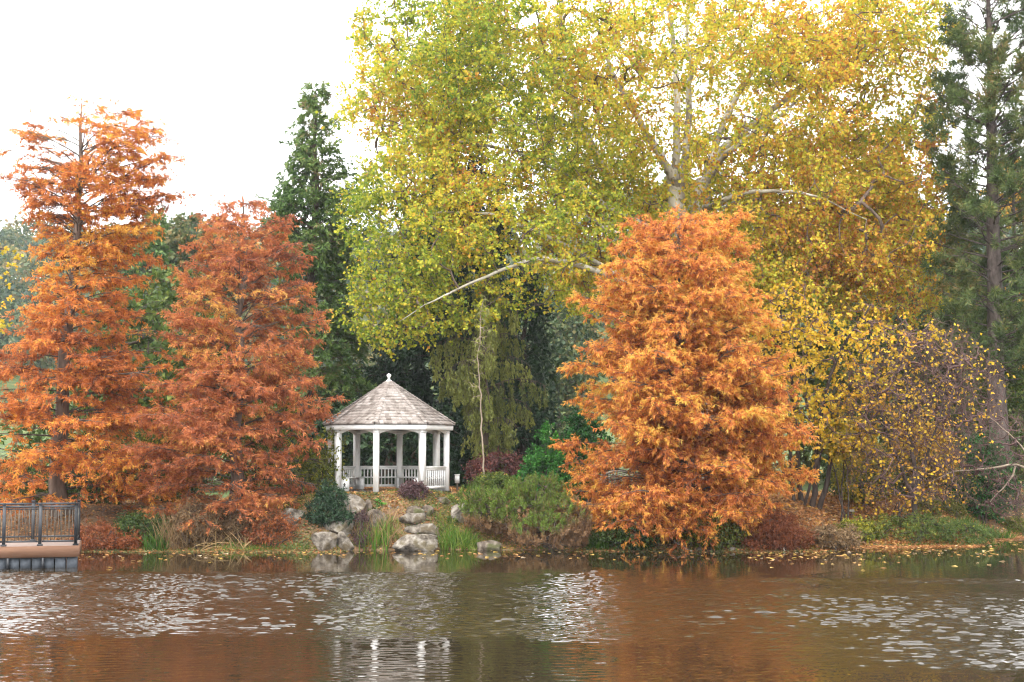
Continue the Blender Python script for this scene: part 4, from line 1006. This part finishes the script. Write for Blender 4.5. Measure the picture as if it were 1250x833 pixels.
def tuft(name, label, px, py, w, h, mat, seed, n, mean=0.5, bw=0.018, lean=0.35, cat='grass clump', group='grass and reed clumps at the water', Yv=None, dep=0.5):
    rng = np.random.default_rng(seed)
    p = hit(px, py) if Yv is None else np.array([P(px, py, Yv)[0], Yv, 0.0])
    k = p[1] / F_PX
    x = p[0] + rng.uniform(-0.5, 0.5, n) * w * k; y = p[1] + rng.uniform(-0.1, dep, n)
    b = np.stack([x, y, np.maximum(ground(x, y), -0.05) - 0.02], 1)
    base = np.array([p[0], p[1], max(gz(p[0], p[1]), 0)])
    d = nrm(np.stack([rng.normal(size=n) * lean, rng.normal(size=n) * lean, np.ones(n)], 1))
    H = h * k * rng.uniform(0.5, 1.05, n)
    T = grow(rng, b, d, H, 5, rng.uniform(0.0, 1.0, n), 0.05)
    s = nrm(np.cross(d, rng.normal(size=(n, 3)))); wd = bw * np.array([0.8, 1, 0.85, 0.55, 0.05])
    v = np.stack([T + s[:, None] * wd[None, :, None], T - s[:, None] * wd[None, :, None]], 2).reshape(-1, 3)
    i = np.arange(n)[:, None] * 10 + np.arange(4)[None] * 2
    f = np.stack([i, i + 1, i + 3, i + 2], -1).reshape(-1, 4)
    col = np.repeat(np.clip(mean + rng.normal(size=n) * 0.15, 0.01, 0.99), 4)
    o = MB().add(v, f, col).build(name, M[mat], None, base=base)
    return tag(o, label, cat, group)

# ------------------------------------------------------------------ shrubs
gH = 'shrubs along the bank'
def shrub(name, label, px, py, w, h, leaf, seed, n=90, nl=40, lL=0.07, lW=0.045, spread=0.28, mean=0.5, Yv=None, bark='dark_bark', stems=3, group=gH, cat='shrub', rY=None, ells=None, **kw):
    if Yv is None: Yv = hit(px, py)[1]
    rY = rY or (w / 2 * Yv / F_PX * 0.8)
    py2 = py
    e = ells or [(px, py2 - h * 0.48, rY * 0.5, w / 2 * 0.86, h * 0.46, rY)]
    return broad(name, label, cat, px, Yv + rY * 0.4, e, n, nl, spread, lL, lW, M[leaf], M[bark], seed, tr=0.03, mean=mean, group=group, tw=False, stems=stems, shell=0.6, crown='foliage', trunk='stems', pipe=0.004, **kw)
shrub('conifer_shrub', 'layered dark green conifer shrub sitting over the big pale boulder', 402, 638, 56, 52, 'dark_conifer', 301, 230, 60, 0.10, 0.035, 0.22, 0.5, Yv=47.15, ells=[(402, 628, 0.0, 28, 9, 0.7), (399, 616, 0.2, 25, 9, 0.7), (404, 604, 0.4, 19, 8, 0.6), (398, 594, 0.5, 11, 7, 0.4), (414, 634, -0.1, 15, 7, 0.5), (388, 638, 0.0, 12, 9, 0.5)])
shrub('barberry', 'rounded dark purple barberry shrub in front of the gazebo opening', 506, 615, 42, 29, 'barberry', 302, 150, 48, 0.055, 0.035, 0.20)
shrub('heather', 'dark purplish low shrub squeezed right of the big pale boulder', 440, 662, 24, 40, 'barberry', 303, 120, 40, 0.05, 0.025, 0.2, 0.4, Yv=47.2, ells=[(439, 634, 0.3, 11, 14, 0.4), (440, 652, 0.0, 13, 12, 0.4), (441, 662, -0.2, 10, 8, 0.3)])
shrub('maroon_shrub', 'wide dark maroon shrub behind the clipped green mound', 612, 600, 104, 50, 'maroon', 304, 220, 48, 0.09, 0.055, 0.32, Yv=54.5)
shrub('green_mound', 'low rounded green shrub at the foot of the slender sapling', 605, 612, 72, 36, 'green_shrub', 305, 220, 48, 0.08, 0.03, 0.22, 0.52, Yv=50.6)
shrub('hinoki_cypress', 'vivid deep green conical dwarf conifer beside the orange cypress', 668, 622, 78, 106, 'hinoki', 306, 260, 56, 0.13, 0.06, 0.26, 0.5, Yv=51.6, ells=[(664, 548, 0.5, 18, 30, 0.6), (668, 580, 0.5, 34, 34, 1.0), (672, 605, 0.5, 38, 26, 1.1)])
shrub('leafy_sprout', 'tiny bright green plant on the lawn edge beside the sloping boulder', 463, 620, 16, 12, 'hinoki', 307, 14, 40, 0.06, 0.04, 0.14, 0.8, stems=1)
shrub('leafy_sprout', 'small grey-green tuft right of the stone steps', 548, 645, 19, 15, 'green_shrub', 308, 24, 40, 0.05, 0.03, 0.14, 0.5, stems=1)
shrub('yellowing_shrub', 'lanky olive and yellow shrub against the left side of the gazebo', 392, 618, 62, 135, 'yellowgreen', 309, 210, 34, 0.12, 0.07, 0.45, 0.36, Yv=49.6, thin=-0.5)
shrub('evergreen_shrub', 'green evergreen shrub behind the trunk of the tall orange cypress', 112, 640, 110, 120, 'green_shrub', 310, 260, 40, 0.15, 0.08, 0.5, 0.42, Yv=52.5)
shrub('evergreen_shrub', 'dark leafy shrub at the left edge behind the deck railing', 20, 650, 100, 90, 'green_shrub', 311, 220, 40, 0.14, 0.08, 0.5, 0.4, Yv=52.0)
shrub('evergreen_shrub', 'olive shrub between the two left cypress trunks', 205, 640, 110, 140, 'yellowgreen', 312, 280, 40, 0.14, 0.08, 0.5, 0.30, Yv=53.0)
shrub('evergreen_shrub', 'yellow-flecked green shrub behind the rust-red cypress trunk', 318, 630, 110, 200, 'yellowgreen', 313, 320, 40, 0.14, 0.08, 0.5, 0.42, Yv=53.0)
shrub('dry_shrub', 'brown tangled dry shrub at the water left of the grey streaked boulder', 335, 671, 90, 44, 'russet', 314, 220, 30, 0.09, 0.035, 0.4, 0.35, Yv=46.4)
shrub('dry_shrub', 'olive-brown dead-stemmed shrub under the rust-red cypress', 245, 672, 90, 62, 'dry', 315, 220, 34, 0.16, 0.025, 0.45, 0.25, Yv=46.5)
shrub('dry_shrub', 'rusty low shrub with drooping sprays at the water beside the deck end', 132, 672, 90, 40, 'russet', 331, 240, 40, 0.10, 0.03, 0.38, 0.25, Yv=46.4, ells=[(120, 655, 0.3, 30, 16, 0.8), (150, 661, 0.1, 26, 11, 0.7), (104, 663, 0.0, 18, 10, 0.6), (168, 664, 0.2, 16, 9, 0.5)])
shrub('dry_shrub', 'dark leafy low shrub at the water between the strappy leaves and the dead stalks', 175, 668, 90, 44, 'green_shrub', 332, 220, 40, 0.10, 0.04, 0.38, 0.2, Yv=46.9)
shrub('dry_shrub', 'low brownish green scrub behind the dead stalks', 300, 664, 110, 50, 'dry', 333, 260, 36, 0.13, 0.025, 0.4, 0.3, Yv=46.9)
shrub('bank_shrub', 'green leafy shrub at the waterline under the orange cypress left side', 770, 671, 100, 40, 'green_shrub', 316, 190, 36, 0.12, 0.05, 0.35, 0.35, Yv=46.3)
shrub('bank_shrub', 'grey-leaved shrub at the waterline directly below the orange cypress trunk', 865, 671, 110, 50, 'yellowgreen', 317, 210, 34, 0.10, 0.06, 0.38, 0.30, Yv=46.2)
shrub('bank_shrub', 'russet feathery bush at the waterline right of the orange cypress', 952, 671, 64, 62, 'russet', 318, 210, 50, 0.12, 0.025, 0.34, 0.2, Yv=46.3, ells=[(948, 650, 0.3, 30, 20, 0.8), (968, 658, 0.2, 24, 12, 0.6), (930, 660, 0.0, 22, 11, 0.6), (955, 636, 0.5, 14, 12, 0.5)])
shrub('bank_shrub', 'sprawling dark evergreen shrub behind the little plant sign', 1058, 628, 130, 95, 'green_shrub', 319, 340, 40, 0.11, 0.05, 0.42, 0.3, Yv=53.0)
shrub('bank_shrub', 'big deep green shrub behind the lone white rock', 1196, 636, 100, 110, 'hinoki', 320, 300, 40, 0.14, 0.07, 0.5, 0.25, Yv=54.0)
shrub('bank_shrub', 'burnt-orange shrub behind the bare tree trunk', 1122, 612, 105, 110, 'golden', 321, 200, 40, 0.13, 0.06, 0.5, 0.35, Yv=53.5)
shrub('bank_shrub', 'tall mid green shrub under the pine trunk at the right edge', 1232, 600, 90, 180, 'green_shrub', 322, 300, 40, 0.15, 0.09, 0.55, 0.5, Yv=57.0)
shrub('bank_mound', 'long low red-flecked green mound along the water on the right', 1112, 668, 180, 46, 'green_shrub', 323, 520, 48, 0.12, 0.022, 0.26, 0.6, Yv=48.4, ells=[(1060, 654, 0.6, 50, 14, 1.0), (1115, 646, 0.8, 65, 20, 1.3), (1165, 652, 0.8, 48, 16, 1.1)])
shrub('bank_mound', 'flat reddish heath patch at the inlet by the right edge', 1240, 656, 90, 26, 'yellowgreen', 324, 220, 40, 0.11, 0.03, 0.26, 0.35, Yv=54.5)
shrub('yellow_sapling', 'low yellow-leaved sapling in front of the bare tree trunk', 1090, 640, 110, 60, 'yellow_leaf', 325, 70, 16, 0.13, 0.10, 0.5, 0.35, keep=0.3, Yv=50.5, thin=-0.4)
shrub('yellow_sapling', 'bright yellow leafy sapling in front of the yellow-leaved tree stems', 1030, 562, 76, 56, 'yellow_leaf', 326, 110, 16, 0.15, 0.12, 0.45, 0.15, Yv=50.0)

shrub('dry_shrub', 'straw-coloured scrub at the water below the yellow-leaved tree', 1020, 670, 70, 30, 'dry', 341, 170, 36, 0.12, 0.03, 0.3, 0.35, Yv=46.6)
shrub('bank_shrub', 'yellow-green weedy shrub left of the long green mound', 1048, 662, 60, 30, 'yellowgreen', 342, 130, 36, 0.09, 0.05, 0.3, 0.55, Yv=49.0)
shrub('bank_shrub', 'russet and green scrub around the lone white rock', 1140, 640, 90, 34, 'olive', 343, 170, 36, 0.09, 0.05, 0.3, 0.35, Yv=51.5)
shrub('bank_shrub', 'olive-gold twiggy shrub filling in between the yellow-leaved tree and the bare tree', 1052, 622, 90, 90, 'yellowgreen', 344, 260, 32, 0.11, 0.07, 0.42, 0.55, Yv=52.0, keep=0.7)
shrub('bank_shrub', 'russet twiggy shrub under the purplish bare tree', 1150, 628, 90, 80, 'olive', 345, 240, 32, 0.11, 0.06, 0.42, 0.6, Yv=52.2, keep=0.7)
shrub('evergreen_shrub', 'deep green shrub between the dwarf conifer and the orange cypress', 716, 612, 76, 120, 'hinoki', 346, 260, 40, 0.13, 0.07, 0.45, 0.15, Yv=54.0)
tuft('grass_clump', 'short green blades at the foot of the mossy brown boulder', 470, 655, 30, 14, 'grass', 411, 140, 0.45, 0.012, 0.4)
tuft('grass_clump', 'short green blades between the stone steps and the whitish boulder', 543, 655, 26, 13, 'grass', 412, 140, 0.6, 0.012, 0.4)
# the mugo pine: upright green needle tufts over a brown, dead-needled skirt
def mugo():
    rng = np.random.default_rng(41)
    k = 47.0 / F_PX
    c0 = P(640, 671, 47.4); base = np.array([c0[0], 47.8, gz(c0[0], 47.8)])
    root = thing('mugo_pine', base, 'sprawling mugo pine, green tufts over brown dead needles, overhanging the water', 'shrub', gH)
    ells = [(*P(640, 632, 48.2), 62 * k, 1.5, 34 * k), (*P(600, 628, 47.8), 40 * k, 0.9, 26 * k), (*P(685, 640, 47.6), 36 * k, 1.0, 30 * k), (*P(655, 605, 48.6), 42 * k, 1.0, 20 * k), (*P(670, 655, 46.7), 50 * k, 0.8, 20 * k), (*P(578, 612, 47.8), 26 * k, 0.5, 12 * k), (*P(692, 645, 47.0), 32 * k, 0.8, 30 * k)]
    C = ellip_points(rng, ells, 1150, 0.9)
    C = C[C[:, 2] > np.maximum(ground(C[:, 0], C[:, 1]), 0) + 0.05]
    st = [np.stack([base * (1 - t) + e * t for t in np.linspace(0, 1, 6)]) for e in (np.array(ells[q][:3]) for q in range(5))]
    sm_ = MB().tubes(np.stack(st), np.linspace(0.06, 0.02, 6)[None].repeat(5, 0), 7)
    sm_.build('stems', M['dark_bark'], root, smooth=True)
    C, paths, cnt = colonise(rng, np.concatenate(st), C)
    bm = MB().tubes(paths, np.clip(0.004 * np.sqrt(cnt), 0.004, 0.05)[:, None] * np.linspace(1, 0.8, 5)[None], 4)
    up = nrm(np.array([0, 0, 1.0]) + rng.normal(size=(len(C), 3)) * 0.45)
    T = grow(rng, C, up, rng.uniform(0.16, 0.34, len(C)), 3, -0.3, 0.1)
    bm.tubes(T, np.full((len(T), 3), 0.007), 4)
    bm.build('branches', M['bark'], root)
    i, t, p, g = spawn(rng, T, np.full(len(T), 70), 0.0, 1.0)
    a = sidedir(rng, g, np.radians(np.where(t > 0.85, 25, 50) + rng.normal(size=len(i)) * 10), 0.0)
    zf = (p[:, 2] - 0.25) / 1.9
    live = sm((zf - 0.20 + 0.22 * pnoise(p, 1.2, 5)) / 0.22)
    col = 0.12 + 0.16 * rng.uniform(size=len(i)) + live * (0.45 + 0.1 * rng.normal(size=len(i))) + 0.06 * rng.normal(size=len(T))[i]
    MB().leaves(p, a, nrm(rng.normal(size=a.shape)), rng.uniform(0.07, 0.13, len(i)), 0.020, np.clip(col, 0.01, 0.99)).build('foliage', M['mugo'], root)
mugo()

# ------------------------------------------------------------------ reeds, grasses, dead stalks
tuft('reed_clump', 'bright green upright reeds at the water between the boulders and the steps', 456, 672, 36, 30, 'grass', 401, 110, 0.45, 0.016, 0.12)
tuft('reed_clump', 'tan dry reeds behind the green reeds left of the steps', 455, 668, 60, 30, 'dry', 402, 170, 0.6, 0.011, 0.28, dep=0.8)
tuft('grass_clump', 'lush bright green grass right beside the lowest stone step', 556, 671, 34, 28, 'grass', 403, 240, 0.5, 0.013, 0.35)
tuft('grass_clump', 'bright green grass left of the tan boulder under the mugo pine', 574, 671, 20, 20, 'grass', 404, 140, 0.55, 0.013, 0.35)
tuft('grass_clump', 'green strappy leaves around the foot of the slender sapling', 590, 608, 40, 26, 'grass', 405, 160, 0.25, 0.016, 0.5, Yv=49.9)
tuft('grass_clump', 'dark green strappy leaves at the water below the two left cypresses', 188, 673, 26, 30, 'grass', 406, 120, 0.1, 0.016, 0.3)
tuft('grass_clump', 'green strappy leaves at the water right of the mugo pine', 728, 672, 30, 30, 'grass', 407, 130, 0.15, 0.015, 0.35)
tuft('grass_clump', 'tall olive grasses between the dead stalks and the left cypress', 222, 672, 60, 58, 'dry', 408, 150, 0.55, 0.011, 0.3)
tuft('grass_clump', 'fresh green blades on the inlet bank near the right edge', 1205, 655, 60, 20, 'grass', 409, 200, 0.4, 0.014, 0.35)
tuft('dead_stalks', 'pale dead stalks leaning out of the bank under the rust-red cypress', 268, 672, 70, 60, 'dry', 410, 34, 0.9, 0.012, 0.75, 'dead stalks')
def driftwood(label, pts, r, seed):
    rng = np.random.default_rng(seed)
    w = np.array([P(*a) for a in pts]); q = np.linspace(0, len(w) - 1, 16)
    pl = np.stack([np.interp(q, np.arange(len(w)), w[:, a]) for a in range(3)], 1) + rng.normal(size=(16, 3)) * 0.015
    base = pl[0].copy()
    tag(MB().tubes(pl, np.linspace(r, r * 0.45, 16), 7).build('driftwood', M['pale_bark'], None, base=base, smooth=True), label, 'driftwood', 'bleached branches on the shore')
driftwood('bleached crooked root lying left of the grey streaked boulder', [(345, 673, 46.7), (362, 671, 46.5), (374, 664, 46.6), (384, 668, 46.5)], 0.06, 1)
driftwood('thin curved bare branch dipping to the water right of the orange cypress', [(943, 656, 47.2), (950, 661, 46.8), (956, 668, 46.4), (958, 673, 46.2)], 0.03, 2)
driftwood('bleached branch lying under the orange cypress at the water', [(822, 660, 47.2), (830, 665, 46.8), (838, 671, 46.4), (846, 673, 46.2)], 0.03, 3)

# ------------------------------------------------------------------ uncountable ground cover
def scatter(name, label, cat, mat, seed, n, fn, L, Wd, flat=0.25, mean=0.5, var=0.25, lift=0.015):
    rng = np.random.default_rng(seed)
    p = fn(rng, n)
    n = len(p)
    a = rng.uniform(0, 6.28, n)
    ax = nrm(np.stack([np.cos(a), np.sin(a), rng.normal(size=n) * flat], 1))
    nr_ = nrm(np.stack([rng.normal(size=n) * flat, rng.normal(size=n) * flat, np.ones(n)], 1))
    p[:, 2] += lift
    o = MB().leaves(p, ax, nr_, L * rng.uniform(0.6, 1.3, n), Wd * rng.uniform(0.6, 1.3, n), np.clip(mean + rng.normal(size=n) * var, 0.01, 0.99)).build(name, M[mat])
    return tag(o, label, cat, kind='stuff')
def bank(rng, n, x0=-22, x1=24, d0=0.1, d1=12):
    x = rng.uniform(x0, x1, n); y = shoreY(x) + d0 + (d1 - d0) * rng.uniform(size=n) ** 1.3
    return np.stack([x, y, ground(x, y)], 1)
scatter('fallen_leaves', 'orange and tan fallen leaves strewn over the bank', 'fallen leaves', 'litter', 501, 60000, bank, 0.10, 0.075, 0.35, 0.42, 0.22)
scatter('right_bank_leaves' if False else 'leaf_litter', 'thick tan leaf litter on the slope under the yellow-leaved tree', 'fallen leaves', 'litter', 502, 16000, lambda r, n: bank(r, n, 8.5, 16, 0.3, 6), 0.13, 0.10, 0.4, 0.5, 0.2)
def lawnpts(rng, n):
    x = rng.uniform(-8.5, -0.3, n); y = rng.uniform(48.2, 50.0, n)
    return np.stack([x, y, ground(x, y)], 1)
def blades(name, label, seed, n, fn, h, mean):
    rng = np.random.default_rng(seed); p = fn(rng, n); n = len(p)
    ax = nrm(np.stack([rng.normal(size=n) * 0.4, rng.normal(size=n) * 0.4, np.ones(n)], 1))
    o = MB().leaves(p, ax, nrm(rng.normal(size=(n, 3))), h * rng.uniform(0.5, 1.3, n), 0.016, np.clip(mean + rng.normal(size=n) * 0.18, 0.01, 0.99), wide=0.25).build(name, M['grass'])
    tag(o, label, 'grass', kind='stuff')
blades('lawn_grass', 'thin straw-green lawn between the gazebo and the rocks', 503, 13000, lawnpts, 0.055, 0.85)
blades('bank_grass', 'sparse grass growing along the water edge', 504, 6000, lambda r, n: bank(r, n, -20, 22, 0.0, 0.8), 0.10, 0.55)
blades('slope_grass', 'yellowish grass on the slope right of the stone steps', 506, 7000, lambda r, n: bank(r, n, -2.4, -0.4, 0.1, 2.6), 0.07, 0.80)
def coverpts(rng, n):
    p = bank(rng, n, -9.5, -0.5, 0.15, 3.2)
    return p[pnoise(p, 1.9, 91) > 0.15]
blades('ground_cover', 'low yellowing green ground cover in patches among the rocks below the gazebo', 512, 15000, coverpts, 0.10, 0.42)
scatter('creeping_plants', 'small round-leaved green creepers between the boulders', 'ground cover', 'weed', 513, 9000, lambda r, n: (lambda p: p[pnoise(p, 1.6, 92) > 0.3])(bank(r, n, -10, -0.5, 0.1, 2.6)), 0.08, 0.06, 0.5, 0.2, 0.12, 0.05)
def weedpts(rng, n):
    x = rng.uniform(-22, 11.5, n); o = rng.normal(size=n)
    x = x[~((x > -5.2) & (x < 2.0))]; m = len(x)
    y = shoreY(x) - np.abs(rng.normal(size=m)) * 0.30 + 0.12
    return np.stack([x, y, np.maximum(ground(x, y), 0.0)], 1)
scatter('lawn_leaves', 'orange fallen leaves on the lawn in front of the gazebo', 'fallen leaves', 'litter', 511, 2600, lawnpts, 0.09, 0.07, 0.35, 0.5, 0.2, 0.03)
scatter('pondweed', 'green and rusty floating weed fringing the shore', 'pondweed', 'weed', 505, 16000, weedpts, 0.07, 0.06, 0.35, 0.5, 0.3, 0.01)
def floatpts(rng, n):
    x = np.concatenate([rng.uniform(7, 24, n * 2 // 3), rng.uniform(-16, 10, n - n * 2 // 3)])
    y = shoreY(x) - np.abs(rng.normal(size=n)) * np.where(np.arange(n) < n * 2 // 3, 3.2, 2.0) - 0.1
    return np.stack([x, y, np.zeros(n)], 1)
scatter('floating_leaves', 'yellow and tan fallen leaves afloat on the pond', 'floating leaves', 'litter', 507, 620, floatpts, 0.16, 0.12, 0.06, 0.75, 0.15, 0.006)
def edgepts(rng, n):
    x = rng.uniform(9.5, 24, n); y = shoreY(x) - np.abs(rng.normal(size=n)) * 0.28 + 0.05
    return np.stack([x, y, np.maximum(ground(x, y), 0)], 1)
scatter('leaf_drift', 'orange leaves gathered in a band at the right shoreline', 'floating leaves', 'litter', 508, 5200, edgepts, 0.12, 0.09, 0.2, 0.38, 0.18, 0.008)
